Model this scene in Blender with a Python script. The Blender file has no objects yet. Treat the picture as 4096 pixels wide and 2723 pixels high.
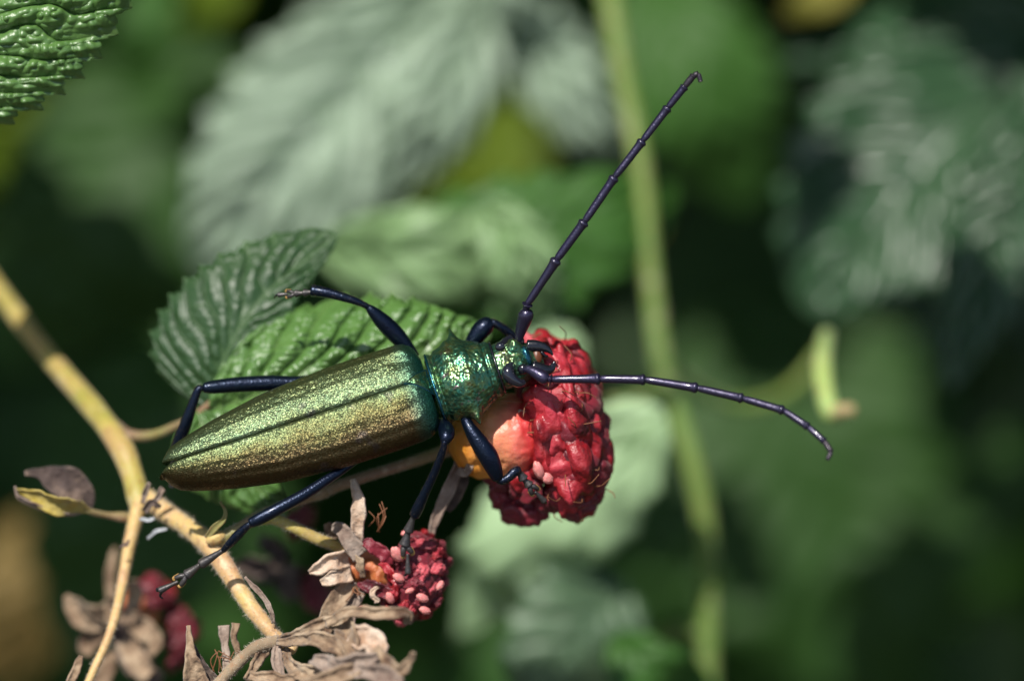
import bpy, math, random
import numpy as np
from mathutils import Vector, Matrix

# ------------------------------------------------------------------ camera, sky, sun, exposure
random.seed(7)
RNG = np.random.default_rng(11)
S = 0.001                 # everything below is laid out in millimetres, real size
D = 330.0                 # mm from lens to the plane in focus
PX = 54.0                 # photograph pixels per mm in the plane in focus
PITCH = math.radians(20)  # the camera looks down by this much
C0 = np.array([0.0, 0.0, 0.75])
RIGHT = np.array([1.0, 0, 0])
UP = np.array([0, math.sin(PITCH), math.cos(PITCH)])
BACK = np.array([0, -math.cos(PITCH), math.sin(PITCH)])
FRAME = np.stack([RIGHT, UP, BACK])          # rows
L_CAM = np.array([-0.25, 0.62, 0.74]); L_CAM /= np.linalg.norm(L_CAM)   # towards the sun
L_W = L_CAM @ FRAME

scene = bpy.context.scene
COL = scene.collection
cd = bpy.data.cameras.new('camera')
cam_ob = bpy.data.objects.new('camera', cd)
COL.objects.link(cam_ob)
scene.camera = cam_ob
cd.sensor_fit = 'HORIZONTAL'
cd.sensor_width = 36.0
cd.lens = 36.0 * D / (4096.0 / PX)
cd.clip_start = 0.01
cd.clip_end = 200.0
cd.dof.use_dof = True
cd.dof.focus_distance = (D - 1.2) * S
cd.dof.aperture_fstop = cd.lens / 14.5
cd.dof.aperture_blades = 9
cam_ob.location = Vector(C0 + BACK * D * S)
cam_ob.rotation_euler = Matrix(FRAME.T.tolist()).to_euler()

world = bpy.data.worlds.new('World')
scene.world = world
world.use_nodes = True
wn = world.node_tree
sky = wn.nodes.new('ShaderNodeTexSky')
sky.sky_type = 'NISHITA'
sky.sun_disc = False
sky.sun_elevation = math.asin(L_W[2])
sky.sun_rotation = math.atan2(L_W[0], L_W[1])
wn.links.new(sky.outputs[0], wn.nodes['Background'].inputs[0])
wn.nodes['Background'].inputs[1].default_value = 0.095

sd = bpy.data.lights.new('sun', 'SUN')
sd.energy = 5.0
sd.angle = math.radians(0.53)
sd.color = (1.0, 0.95, 0.87)
sun = bpy.data.objects.new('sun', sd)
COL.objects.link(sun)
sun.location = Vector(C0 + L_W * 3)
sun.rotation_euler = Vector(L_W).to_track_quat('Z', 'Y').to_euler()

scene.view_settings.view_transform = 'Standard'
scene.view_settings.look = 'None'
scene.view_settings.exposure = 0.25
scene.view_settings.gamma = 1.0
scene.view_settings.use_curve_mapping = False
scene.render.engine = 'CYCLES'

# ------------------------------------------------------------------ helpers
def cam(px, py, z=0.0):
    """pixel of the photograph and millimetres in front of the plane in focus -> mm"""
    s = (D - z) / D
    return np.array([(px - 2048.0) / PX * s, (1361.5 - py) / PX * s, z])

def W(P):
    return (np.asarray(P, float) @ FRAME) * S + C0

def _h(ix, iy, iz, seed):
    n = (ix * 374761393 + iy * 668265263 + iz * 2147483647 + seed * 1274126177) & 0xFFFFFFFF
    n = ((n ^ (n >> 13)) * 1274126177) & 0xFFFFFFFF
    n = ((n ^ (n >> 16)) * 2246822519) & 0xFFFFFFFF
    return ((n ^ (n >> 15)) & 0xFFFF) / 65535.0

def noise(P, freq=1.0, seed=0):
    P = np.asarray(P, float) * freq
    i = np.floor(P).astype(np.int64); f = P - i
    f = f * f * (3 - 2 * f)
    x, y, z = i[..., 0], i[..., 1], i[..., 2]
    r = 0
    for dx in (0, 1):
        wx = f[..., 0] if dx else 1 - f[..., 0]
        for dy in (0, 1):
            wy = f[..., 1] if dy else 1 - f[..., 1]
            for dz in (0, 1):
                wz = f[..., 2] if dz else 1 - f[..., 2]
                r = r + wx * wy * wz * _h(x + dx, y + dy, z + dz, seed)
    return r * 2 - 1

def fbm(P, freq=1.0, seed=0, octv=3):
    r = 0; a = 1.0
    for o in range(octv):
        r = r + a * noise(P, freq * 2 ** o, seed + o * 17); a *= 0.5
    return r

def spline(pts, n):
    """Catmull-Rom through control rows of any width"""
    p = np.asarray(pts, float)
    if len(p) == 2:
        t = np.linspace(0, 1, n)[:, None]
        return p[0] * (1 - t) + p[1] * t
    q = np.vstack([2 * p[0] - p[1], p, 2 * p[-1] - p[-2]])
    seg = len(p) - 1
    t = np.linspace(0, seg, n); k = np.minimum(t.astype(int), seg - 1); f = (t - k)[:, None]
    a, b, c, d = q[k], q[k + 1], q[k + 2], q[k + 3]
    return 0.5 * ((2 * b) + (c - a) * f + (2 * a - 5 * b + 4 * c - d) * f ** 2 + (3 * b - a - 3 * c + d) * f ** 3)

def unit(v):
    return v / np.maximum(np.linalg.norm(v, axis=-1, keepdims=True), 1e-12)

def grid_faces(nr, nc, close=False):
    f = []
    m = nc if close else nc - 1
    r = np.arange(nr - 1)[:, None]; c = np.arange(m)[None, :]
    c2 = (c + 1) % nc
    return np.stack([r * nc + c, r * nc + c2, (r + 1) * nc + c2, (r + 1) * nc + c], -1).reshape(-1, 4)

def link(o, parent=None, props=None):
    COL.objects.link(o)
    if parent is not None:
        o.parent = parent
    if props:
        for k, v in props.items():
            o[k] = v
    return o

ORG = {}
def thing(name, label, cat, pos, group=None, kind=None):
    o = bpy.data.objects.new(name, None)
    o.empty_display_size = 0.005
    w = W(pos)
    o.location = Vector(w)
    link(o)
    o['label'] = label; o['category'] = cat
    if group: o['group'] = group
    if kind: o['kind'] = kind
    ORG[o.name] = w
    return o

def mesh_data(name, V, F, mat, smooth=True, attrs=None, origin=None):
    me = bpy.data.meshes.new(name)
    Vw = W(V) - (C0 if origin is None else origin)
    V32 = np.ascontiguousarray(Vw, dtype=np.float32)
    if isinstance(F, np.ndarray):
        nf, k = F.shape
        me.vertices.add(len(V32)); me.vertices.foreach_set('co', V32.ravel())
        me.loops.add(nf * k); me.loops.foreach_set('vertex_index', np.ascontiguousarray(F, dtype=np.int32).ravel())
        me.polygons.add(nf)
        me.polygons.foreach_set('loop_start', np.arange(0, nf * k, k, dtype=np.int32))
        me.polygons.foreach_set('loop_total', np.full(nf, k, dtype=np.int32))
        me.update(calc_edges=True)
    else:
        me.from_pydata(V32.tolist(), [], F); me.update()
    me.validate()
    me.polygons.foreach_set('use_smooth', np.full(len(me.polygons), smooth))
    if attrs:
        for k, v in attrs.items():
            a = me.attributes.new(k, 'FLOAT', 'POINT')
            a.data.foreach_set('value', np.ascontiguousarray(v, dtype=np.float32).ravel())
    me.materials.append(mat)
    return me

def part(name, V, F, mat, parent, smooth=True, attrs=None, props=None, solid=0.0, sub=0):
    """one mesh object; V in mm (camera frame), placed in its top-level thing"""
    top = parent
    while top.parent is not None: top = top.parent
    me = mesh_data(name, V, F, mat, smooth, attrs, ORG[top.name])
    o = bpy.data.objects.new(name, me)
    link(o, parent, props)
    if solid:
        m = o.modifiers.new('thickness', 'SOLIDIFY'); m.thickness = solid * S; m.offset = 0.0
    if sub:
        m = o.modifiers.new('smooth', 'SUBSURF'); m.levels = sub; m.render_levels = sub
    return o

def tube_geo(ctrl, n=24, seg=12, flat=1.0, flat_dir=None, caps=True, rough=0.0, freq=2.0, seed=0, mm=False):
    """ctrl rows: px, py, z, radius in px (mm=True: x, y, z, r in mm). returns V, F(list)"""
    c = np.asarray(ctrl, float)
    if not mm:
        q = np.array([np.append(cam(r[0], r[1], r[2]), r[3] / PX * (D - r[2]) / D) for r in c])
    else:
        q = c
    s = spline(q, n)
    P, R = s[:, :3], np.maximum(s[:, 3], 1e-3)
    T = unit(np.gradient(P, axis=0))
    ref = np.array([0, 0, 1.0]) if flat_dir is None else np.asarray(flat_dir, float)
    if abs(np.dot(T[0], ref)) > 0.95: ref = np.array([0.3, 1, 0.2])
    Nn = np.zeros_like(P); nprev = unit(ref - T[0] * np.dot(ref, T[0]))
    for i in range(n):
        nprev = unit(nprev - T[i] * np.dot(nprev, T[i])); Nn[i] = nprev
    B = np.cross(T, Nn)
    a = np.linspace(0, 2 * np.pi, seg, endpoint=False)
    V = P[:, None] + R[:, None, None] * (np.cos(a)[None, :, None] * B[:, None] + flat * np.sin(a)[None, :, None] * Nn[:, None])
    if rough:
        nv = V - P[:, None]
        V = V + nv * (rough * fbm(V, freq, seed, 2))[..., None]
    V = V.reshape(-1, 3)
    F = [tuple(int(x) for x in f) for f in grid_faces(n, seg, True)]
    if caps:
        i0, i1 = len(V), len(V) + 1
        V = np.vstack([V, P[0] - T[0] * R[0] * 0.35, P[-1] + T[-1] * R[-1] * 0.35])
        for k in range(seg):
            F.append((i0, (k + 1) % seg, k))
            F.append((i1, (n - 1) * seg + k, (n - 1) * seg + (k + 1) % seg))
    F = [f[::-1] for f in F]
    return V, F

def tube(name, ctrl, mat, parent, n=24, seg=12, flat=1.0, flat_dir=None, props=None, rough=0.0, freq=2.0, seed=0, mm=False):
    V, F = tube_geo(ctrl, n, seg, flat, flat_dir, True, rough, freq, seed, mm)
    return part(name, V, F, mat, parent, props=props)

def ball_geo(c, r, axes=None, nu=14, nv=10, rough=0.0, freq=1.0, seed=0):
    """ellipsoid centred at c (mm) with radii r and axes rows"""
    c = np.asarray(c, float); r = np.asarray(r, float) * np.ones(3)
    A = np.eye(3) if axes is None else np.asarray(axes, float)
    th = np.linspace(0, np.pi, nv + 1)[1:-1]; ph = np.linspace(0, 2 * np.pi, nu, endpoint=False)
    d = np.stack([np.sin(th)[:, None] * np.cos(ph), np.sin(th)[:, None] * np.sin(ph), np.cos(th)[:, None] * np.ones(nu)], -1).reshape(-1, 3)
    d = np.vstack([d, [0, 0, 1], [0, 0, -1]])
    k = 1 + (rough * fbm(d + seed * 3.1, freq, seed, 2) if rough else 0)
    V = c + (d * r * (k[:, None] if rough else 1)) @ A
    F = [tuple(int(x) for x in f[::-1]) for f in grid_faces(nv - 1, nu, True)]
    t, b = len(V) - 2, len(V) - 1
    for i in range(nu):
        F.append((t, i, (i + 1) % nu)); F.append((b, (nv - 2) * nu + (i + 1) % nu, (nv - 2) * nu + i))
    return V, F

def axes_from(d, up=(0, 0, 1)):
    d = unit(np.asarray(d, float)); up = np.asarray(up, float)
    if abs(d @ up) > 0.98: up = np.array([0.2, 1, 0.1])
    x = unit(np.cross(up, d)); y = np.cross(d, x)
    return np.stack([x, y, d])

# ------------------------------------------------------------------ materials
class NT:
    def __init__(s, name):
        s.m = bpy.data.materials.new(name); s.m.use_nodes = True
        s.t = s.m.node_tree; s.n = s.t.nodes; s.n.clear()
        s.out = s.n.new('ShaderNodeOutputMaterial')
        s.p = s.n.new('ShaderNodeBsdfPrincipled')
        s.lk(s.p.outputs[0], s.out.inputs[0])
        s.tc = s.n.new('ShaderNodeTexCoord')
    def lk(s, a, b): s.t.links.new(a, b)
    def set(s, **kw):
        for k, v in kw.items():
            i = s.p.inputs[k.replace('_', ' ')]
            if hasattr(v, 'is_output'): s.lk(v, i)
            else: i.default_value = (*v, 1) if isinstance(v, tuple) and len(v) == 3 and i.type == 'RGBA' else v
    def noise(s, per_mm, detail=2.0, rough=0.5, vec=None):
        n = s.n.new('ShaderNodeTexNoise'); s.lk(vec or s.tc.outputs['Object'], n.inputs['Vector'])
        n.inputs['Scale'].default_value = per_mm / S; n.inputs['Detail'].default_value = detail
        n.inputs['Roughness'].default_value = rough
        return n
    def voro(s, per_mm, feature='F1', vec=None, rnd=1.0):
        n = s.n.new('ShaderNodeTexVoronoi'); s.lk(vec or s.tc.outputs['Object'], n.inputs['Vector'])
        n.inputs['Scale'].default_value = per_mm / S; n.feature = feature
        n.inputs['Randomness'].default_value = rnd
        return n
    def attr(s, name):
        a = s.n.new('ShaderNodeAttribute'); a.attribute_name = name
        return a.outputs['Fac']
    def ramp(s, fac, stops):
        r = s.n.new('ShaderNodeValToRGB'); s.lk(fac, r.inputs[0])
        e = r.color_ramp.elements
        while len(e) < len(stops): e.new(0.5)
        for x, (p, c) in zip(e, stops):
            x.position = p; x.color = (*c, 1) if len(c) == 3 else c
        return r.outputs[0]
    def mix(s, fac, a, b, mode='MIX'):
        m = s.n.new('ShaderNodeMix'); m.data_type = 'RGBA'; m.blend_type = mode
        for v, i in ((fac, 0), (a, 6), (b, 7)):
            if hasattr(v, 'is_output'): s.lk(v, m.inputs[i])
            else: m.inputs[i].default_value = (*v, 1) if isinstance(v, tuple) else v
        return m.outputs[2]
    def math(s, op, a, b=0.0):
        m = s.n.new('ShaderNodeMath'); m.operation = op
        for v, i in ((a, 0), (b, 1)):
            if hasattr(v, 'is_output'): s.lk(v, m.inputs[i])
            else: m.inputs[i].default_value = v
        return m.outputs[0]
    def bump(s, h, dist_mm, strength=1.0, normal=None):
        b = s.n.new('ShaderNodeBump'); s.lk(h, b.inputs['Height'])
        b.inputs['Distance'].default_value = dist_mm * S; b.inputs['Strength'].default_value = strength
        if normal: s.lk(normal, b.inputs['Normal'])
        return b.outputs[0]
    def facets(s, color, amount, normal=None):
        """tilt the normal a little, differently in each cell (fine punctured chitin)"""
        v1 = s.n.new('ShaderNodeVectorMath'); v1.operation = 'SUBTRACT'; s.lk(color, v1.inputs[0]); v1.inputs[1].default_value = (.5, .5, .5)
        v2 = s.n.new('ShaderNodeVectorMath'); v2.operation = 'SCALE'; s.lk(v1.outputs[0], v2.inputs[0]); v2.inputs['Scale'].default_value = amount
        v3 = s.n.new('ShaderNodeVectorMath'); v3.operation = 'ADD'; s.lk(v2.outputs[0], v3.inputs[0])
        if normal: s.lk(normal, v3.inputs[1])
        else:
            g = s.n.new('ShaderNodeNewGeometry'); s.lk(g.outputs['Normal'], v3.inputs[1])
        v4 = s.n.new('ShaderNodeVectorMath'); v4.operation = 'NORMALIZE'; s.lk(v3.outputs[0], v4.inputs[0])
        return v4.outputs[0]
    def translucent(s, color, fac):
        t = s.n.new('ShaderNodeBsdfTranslucent')
        if hasattr(color, 'is_output'): s.lk(color, t.inputs[0])
        else: t.inputs[0].default_value = (*color, 1)
        m = s.n.new('ShaderNodeMixShader'); m.inputs[0].default_value = fac
        s.lk(s.p.outputs[0], m.inputs[1]); s.lk(t.outputs[0], m.inputs[2]); s.lk(m.outputs[0], s.out.inputs[0])

def m_leaf(name, c1, c2, rough=0.45, spec=0.5, trans=0.22, fine=0.0, vein=None, spots=0.0):
    k = NT(name)
    n = k.noise(0.35, 3)
    c = k.mix(n.outputs['Fac'], c1, c2)
    if vein:
        c = k.mix(k.ramp(k.attr('pleat'), [(0.0, (1, 1, 1)), (0.22, (0, 0, 0))]), c, vein)
    if spots:
        v = k.noise(0.12, 2)
        c = k.mix(k.ramp(v.outputs['Fac'], [(0.62, (0, 0, 0)), (0.72, (spots, spots, spots))]), c, (0.20, 0.17, 0.03))
    k.set(Base_Color=c, Roughness=rough, Specular_IOR_Level=spec)
    if fine:
        v = k.voro(2.6, 'SMOOTH_F1'); f = k.noise(9.0, 2)
        h = k.math('ADD', k.math('MULTIPLY', v.outputs['Distance'], -1.0), k.math('MULTIPLY', f.outputs['Fac'], 0.35))
        k.set(Normal=k.bump(h, fine))
    k.translucent(k.mix(1.0, c, (1.6, 1.9, 0.5), 'MULTIPLY'), trans)
    return k.m

M = {}
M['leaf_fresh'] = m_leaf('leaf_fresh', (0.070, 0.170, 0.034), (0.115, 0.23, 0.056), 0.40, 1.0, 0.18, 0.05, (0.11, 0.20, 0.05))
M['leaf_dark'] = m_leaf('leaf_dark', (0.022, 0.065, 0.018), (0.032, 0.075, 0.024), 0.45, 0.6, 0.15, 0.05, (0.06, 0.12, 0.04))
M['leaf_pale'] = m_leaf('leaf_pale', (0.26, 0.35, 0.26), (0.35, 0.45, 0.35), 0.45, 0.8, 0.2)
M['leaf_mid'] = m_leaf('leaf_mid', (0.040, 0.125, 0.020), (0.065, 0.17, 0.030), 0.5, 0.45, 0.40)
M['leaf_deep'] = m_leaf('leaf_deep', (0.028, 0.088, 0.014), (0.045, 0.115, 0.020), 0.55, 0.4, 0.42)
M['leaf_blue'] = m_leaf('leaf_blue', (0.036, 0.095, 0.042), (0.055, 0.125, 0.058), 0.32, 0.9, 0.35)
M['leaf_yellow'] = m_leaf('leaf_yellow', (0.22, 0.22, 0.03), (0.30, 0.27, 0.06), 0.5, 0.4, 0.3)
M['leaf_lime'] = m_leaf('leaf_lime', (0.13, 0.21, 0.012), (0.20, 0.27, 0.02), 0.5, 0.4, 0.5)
M['leaf_sunpatch'] = m_leaf('leaf_sunpatch', (0.18, 0.30, 0.12), (0.28, 0.41, 0.22), 0.45, 0.6, 0.3)  # lit copy of the mid green; sunlight painted into the patch lobes
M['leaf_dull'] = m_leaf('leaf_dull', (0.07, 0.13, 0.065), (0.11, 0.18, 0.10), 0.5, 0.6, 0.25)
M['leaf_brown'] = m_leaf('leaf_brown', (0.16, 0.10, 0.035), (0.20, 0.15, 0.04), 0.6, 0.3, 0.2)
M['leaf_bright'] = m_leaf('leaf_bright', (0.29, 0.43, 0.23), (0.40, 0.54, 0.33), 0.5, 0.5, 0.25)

def m_elytra():
    k = NT('elytra')
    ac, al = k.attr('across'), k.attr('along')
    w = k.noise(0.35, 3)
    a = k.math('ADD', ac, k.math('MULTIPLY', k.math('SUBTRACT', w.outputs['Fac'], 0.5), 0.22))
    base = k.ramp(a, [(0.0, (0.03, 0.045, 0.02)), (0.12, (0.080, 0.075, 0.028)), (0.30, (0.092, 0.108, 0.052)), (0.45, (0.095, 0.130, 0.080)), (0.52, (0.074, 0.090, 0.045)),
                      (0.59, (0.066, 0.060, 0.024)), (0.67, (0.062, 0.043, 0.020)), (0.90, (0.052, 0.030, 0.014)), (1.0, (0.012, 0.035, 0.025))])  # own green and copper bands; highlight shift painted in, left paler, right darker
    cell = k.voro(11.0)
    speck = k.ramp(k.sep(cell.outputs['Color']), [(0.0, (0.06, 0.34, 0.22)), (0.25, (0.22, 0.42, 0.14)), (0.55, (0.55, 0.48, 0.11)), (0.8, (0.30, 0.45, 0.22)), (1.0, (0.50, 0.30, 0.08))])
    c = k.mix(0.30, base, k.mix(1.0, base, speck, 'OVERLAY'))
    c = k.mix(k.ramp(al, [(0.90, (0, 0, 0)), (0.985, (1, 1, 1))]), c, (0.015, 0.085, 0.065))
    sm = k.noise(0.55, 2)
    c = k.mix(k.ramp(sm.outputs['Fac'], [(0.66, (0, 0, 0)), (0.74, (0.55, 0.55, 0.55))]), c, (0.05, 0.04, 0.045))
    wr = k.noise(2.4, 2)
    nb = k.bump(wr.outputs['Fac'], 0.05)
    c2 = k.voro(11.0, 'SMOOTH_F1')
    nb = k.bump(c2.outputs['Distance'], 0.025, 1.0, nb)
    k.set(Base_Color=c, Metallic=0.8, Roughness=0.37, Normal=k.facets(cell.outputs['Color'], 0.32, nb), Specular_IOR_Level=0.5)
    return k.m
def sep(self, col):
    x = self.n.new('ShaderNodeSeparateColor'); self.lk(col, x.inputs[0]); return x.outputs[0]
NT.sep = sep
M['elytra'] = m_elytra()

def m_thorax(name, gold=0.3):
    k = NT(name)
    n = k.noise(0.75, 2); n2 = k.noise(1.3, 2)
    c = k.ramp(n.outputs['Fac'], [(0.25, (0.008, 0.05, 0.045)), (0.45, (0.025, 0.13, 0.085)), (0.6, (0.11, 0.18, 0.065)), (0.75, (0.15, 0.09, 0.05))])
    cell = k.voro(5.2)
    speck = k.ramp(k.sep(cell.outputs['Color']), [(0.0, (0.02, 0.15, 0.11)), (0.5, (0.17, 0.20, 0.07)), (1.0, (0.06, 0.20, 0.15))])
    c = k.mix(0.4, c, speck)
    c = k.mix(k.ramp(n2.outputs['Fac'], [(0.64, (0, 0, 0)), (0.72, (0.7, 0.7, 0.7))]), c, (0.22, 0.10, 0.13))
    nb = k.bump(k.noise(1.6, 2).outputs['Fac'], 0.14)
    nb = k.bump(k.voro(4.0, 'SMOOTH_F1').outputs['Distance'], 0.07, 1.0, nb)
    k.set(Base_Color=c, Metallic=0.85, Roughness=0.30, Normal=k.facets(cell.outputs['Color'], 0.20, nb))
    return k.m
M['thorax'] = m_thorax('thorax'); M['head'] = m_thorax('head')

def m_chitin(name, col, col2, rough=0.34, met=0.75, bump=0.03, coat=0.3):
    k = NT(name)
    n = k.noise(1.2, 2)
    c = k.mix(n.outputs['Fac'], col, col2)
    v = k.voro(9.0)
    nb = k.bump(k.noise(7.0, 2).outputs['Fac'], bump)
    k.set(Base_Color=c, Metallic=met, Roughness=rough, Normal=k.facets(v.outputs['Color'], 0.13, nb), Coat_Weight=coat, Coat_Roughness=0.14)
    return k.m
M['leg'] = m_chitin('leg_chitin', (0.005, 0.007, 0.026), (0.006, 0.016, 0.032), 0.32, 0.7, coat=0.12)
M['tarsus'] = m_chitin('tarsus_chitin', (0.035, 0.035, 0.045), (0.08, 0.07, 0.06), 0.45, 0.5, coat=0.1)
M['antenna'] = m_chitin('antenna_chitin', (0.028, 0.020, 0.065), (0.026, 0.024, 0.045), 0.38, 0.6, coat=0.6)
M['antenna_tip'] = m_chitin('antenna_tip_chitin', (0.03, 0.025, 0.04), (0.05, 0.04, 0.05), 0.45, 0.5, coat=0.1)
M['black'] = m_chitin('black_chitin', (0.006, 0.007, 0.010), (0.012, 0.012, 0.02), 0.25, 0.3, 0.01, coat=0.5)
M['teal'] = m_chitin('teal_chitin', (0.01, 0.09, 0.11), (0.02, 0.10, 0.16), 0.25, 0.85, 0.03)
def m_simple(name, col, rough=0.5, spec=0.5, **kw):
    k = NT(name); k.set(Base_Color=col, Roughness=rough, Specular_IOR_Level=spec, **kw); return k.m
M['eye'] = m_simple('eye', (0.012, 0.012, 0.02), 0.12, 0.6, Coat_Weight=0.5)
M['amber'] = m_simple('amber_pad', (0.35, 0.20, 0.06), 0.5)
M['mouth'] = m_simple('mouth', (0.12, 0.035, 0.012), 0.4)

def m_fruit(name, stops, freq=0.5, rough=0.35, sss=0.25, bump=0.12, bf=1.6, fuzz=0.0):
    k = NT(name)
    n = k.noise(freq, 3)
    c = k.ramp(n.outputs['Fac'], stops)
    k.set(Base_Color=c, Roughness=rough, Subsurface_Weight=sss, Subsurface_Scale=0.6 * S, Subsurface_Radius=(1.0, 0.25, 0.15),
          Normal=k.bump(k.noise(bf * 3.2, 3).outputs['Fac'], bump * 0.22, 1.0, k.bump(k.noise(bf, 4).outputs['Fac'], bump)), Specular_IOR_Level=0.5)
    if rough < 0.45: k.set(Roughness=k.sep(k.ramp(k.noise(0.8, 2).outputs['Fac'], [(0.35, (rough * 0.8,) * 3), (0.65, (rough * 1.6,) * 3)])))
    if fuzz: k.set(Sheen_Weight=fuzz, Sheen_Roughness=0.5, Sheen_Tint=(0.9, 0.6, 0.6))
    return k.m
M['drupe_red'] = m_fruit('drupe_red', [(0.36, (0.06, 0.004, 0.008)), (0.5, (0.26, 0.009, 0.014)), (0.68, (0.46, 0.04, 0.06))], 0.45, 0.36, 0.2, 0.30, 1.1)
M['drupe_dark'] = m_fruit('drupe_dark', [(0.3, (0.055, 0.005, 0.010)), (0.55, (0.15, 0.008, 0.018)), (0.8, (0.24, 0.016, 0.034))], 0.5, 0.5, 0.15, 0.30, 1.1, 0.15)
M['drupe_pink'] = m_fruit('drupe_pink', [(0.3, (0.36, 0.03, 0.05)), (0.6, (0.50, 0.07, 0.09)), (0.8, (0.55, 0.14, 0.15))], 0.8, 0.4, 0.25, 0.12, 2.0, 0.3)
M['seed'] = m_fruit('seed', [(0.3, (0.58, 0.16, 0.16)), (0.7, (0.66, 0.27, 0.24))], 2.0, 0.5, 0.2, 0.03, 5.0)
M['core'] = m_fruit('core', [(0.3, (0.70, 0.20, 0.035)), (0.5, (0.76, 0.27, 0.09)), (0.7, (0.78, 0.26, 0.15))], 0.22, 0.38, 0.35, 0.05, 0.9)
def m_core():
    k = NT('core')
    n = k.noise(0.35, 3)
    a = k.math('ADD', k.attr('along'), k.math('MULTIPLY', k.math('SUBTRACT', n.outputs['Fac'], 0.5), 0.6))
    c = k.ramp(a, [(0.05, (0.55, 0.20, 0.01)), (0.30, (0.68, 0.28, 0.06)), (0.52, (0.74, 0.30, 0.14)), (0.70, (0.70, 0.17, 0.12)), (0.85, (0.50, 0.03, 0.03))])
    c = k.mix(k.ramp(k.noise(1.8, 3).outputs['Fac'], [(0.66, (0, 0, 0)), (0.74, (0.5, 0.5, 0.5))]), c, (0.45, 0.12, 0.04))
    k.set(Base_Color=c, Roughness=0.42, Subsurface_Weight=0.3, Subsurface_Scale=0.6 * S, Subsurface_Radius=(1.0, 0.35, 0.15), Normal=k.bump(k.noise(1.5, 4).outputs['Fac'], 0.14))
    return k.m
M['core'] = m_core()
M['core_dry'] = m_fruit('core_dry', [(0.3, (0.20, 0.03, 0.015)), (0.45, (0.45, 0.13, 0.04)), (0.7, (0.60, 0.25, 0.12))], 0.6, 0.5, 0.2, 0.2, 1.6)
M['style'] = m_simple('style', (0.20, 0.08, 0.035), 0.6)

def m_stem(name, c1, c2, c3, freq=0.18, rough=0.5):
    k = NT(name)
    n = k.noise(freq, 3); f = k.noise(1.6, 3)
    c = k.ramp(n.outputs['Fac'], [(0.33, c1), (0.5, c2), (0.68, c3)])
    c = k.mix(k.ramp(f.outputs['Fac'], [(0.55, (0, 0, 0)), (0.72, (0.6, 0.6, 0.6))]), c, (0.26, 0.12, 0.05))
    c = k.mix(k.ramp(k.noise(0.9, 4).outputs['Fac'], [(0.58, (0, 0, 0)), (0.70, (0.6, 0.6, 0.6))]), c, k.mix(0.5, c2, (0.75, 0.6, 0.45)))
    k.set(Base_Color=c, Roughness=rough, Specular_IOR_Level=0.4, Normal=k.bump(k.noise(2.2, 3).outputs['Fac'], 0.10), Sheen_Weight=0.15, Subsurface_Weight=0.1, Subsurface_Scale=0.4 * S)
    return k.m
M['stem_yellow'] = m_stem('stem_yellow', (0.30, 0.27, 0.05), (0.40, 0.32, 0.08), (0.40, 0.25, 0.10))
M['stem_tan'] = m_stem('stem_tan', (0.50, 0.38, 0.10), (0.56, 0.38, 0.16), (0.48, 0.26, 0.14))
M['stem_olive'] = m_stem('stem_olive', (0.22, 0.23, 0.06), (0.25, 0.17, 0.09), (0.22, 0.10, 0.08), 0.12)
M['stem_green'] = m_stem('stem_green', (0.09, 0.17, 0.03), (0.12, 0.21, 0.035), (0.16, 0.23, 0.04), 0.05)
M['stem_dry'] = m_stem('stem_dry', (0.22, 0.16, 0.10), (0.30, 0.22, 0.14), (0.16, 0.11, 0.07), 0.4, 0.8)
M['stub'] = m_stem('stub', (0.26, 0.38, 0.10), (0.30, 0.42, 0.12), (0.34, 0.44, 0.13), 0.1)
M['stub_end'] = m_stem('stub_end', (0.30, 0.30, 0.10), (0.36, 0.30, 0.14), (0.30, 0.22, 0.10), 0.2)
M['hair_dark'] = m_simple('hair_dark', (0.10, 0.07, 0.04), 0.5)
M['hair'] = m_simple('hair', (0.55, 0.48, 0.38), 0.5)
M['web'] = m_simple('web', (0.38, 0.40, 0.42), 0.3, 0.8)

def m_dry(name, c1, c2, c3, trans=0.15):
    k = NT(name)
    n = k.noise(0.55, 4, 0.6)
    c = k.ramp(n.outputs['Fac'], [(0.32, c1), (0.5, c2), (0.68, c3)])
    k.set(Base_Color=c, Roughness=0.75, Specular_IOR_Level=0.25, Normal=k.bump(k.noise(2.5, 4).outputs['Fac'], 0.22), Sheen_Weight=0.2)
    k.translucent(c, trans)
    return k.m
M['dry_pale'] = m_dry('dry_pale', (0.40, 0.24, 0.15), (0.64, 0.48, 0.36), (0.72, 0.60, 0.49))
M['dry_tan'] = m_dry('dry_tan', (0.11, 0.06, 0.035), (0.32, 0.22, 0.14), (0.50, 0.38, 0.26))
M['dry_grey'] = m_dry('dry_grey', (0.17, 0.11, 0.085), (0.32, 0.24, 0.19), (0.44, 0.35, 0.29))
M['dry_yellow'] = m_dry('dry_yellow', (0.45, 0.34, 0.06), (0.55, 0.44, 0.14), (0.40, 0.30, 0.20), 0.3)
M['dry_dark'] = m_dry('dry_dark', (0.045, 0.03, 0.028), (0.10, 0.07, 0.06), (0.24, 0.17, 0.13))

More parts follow.
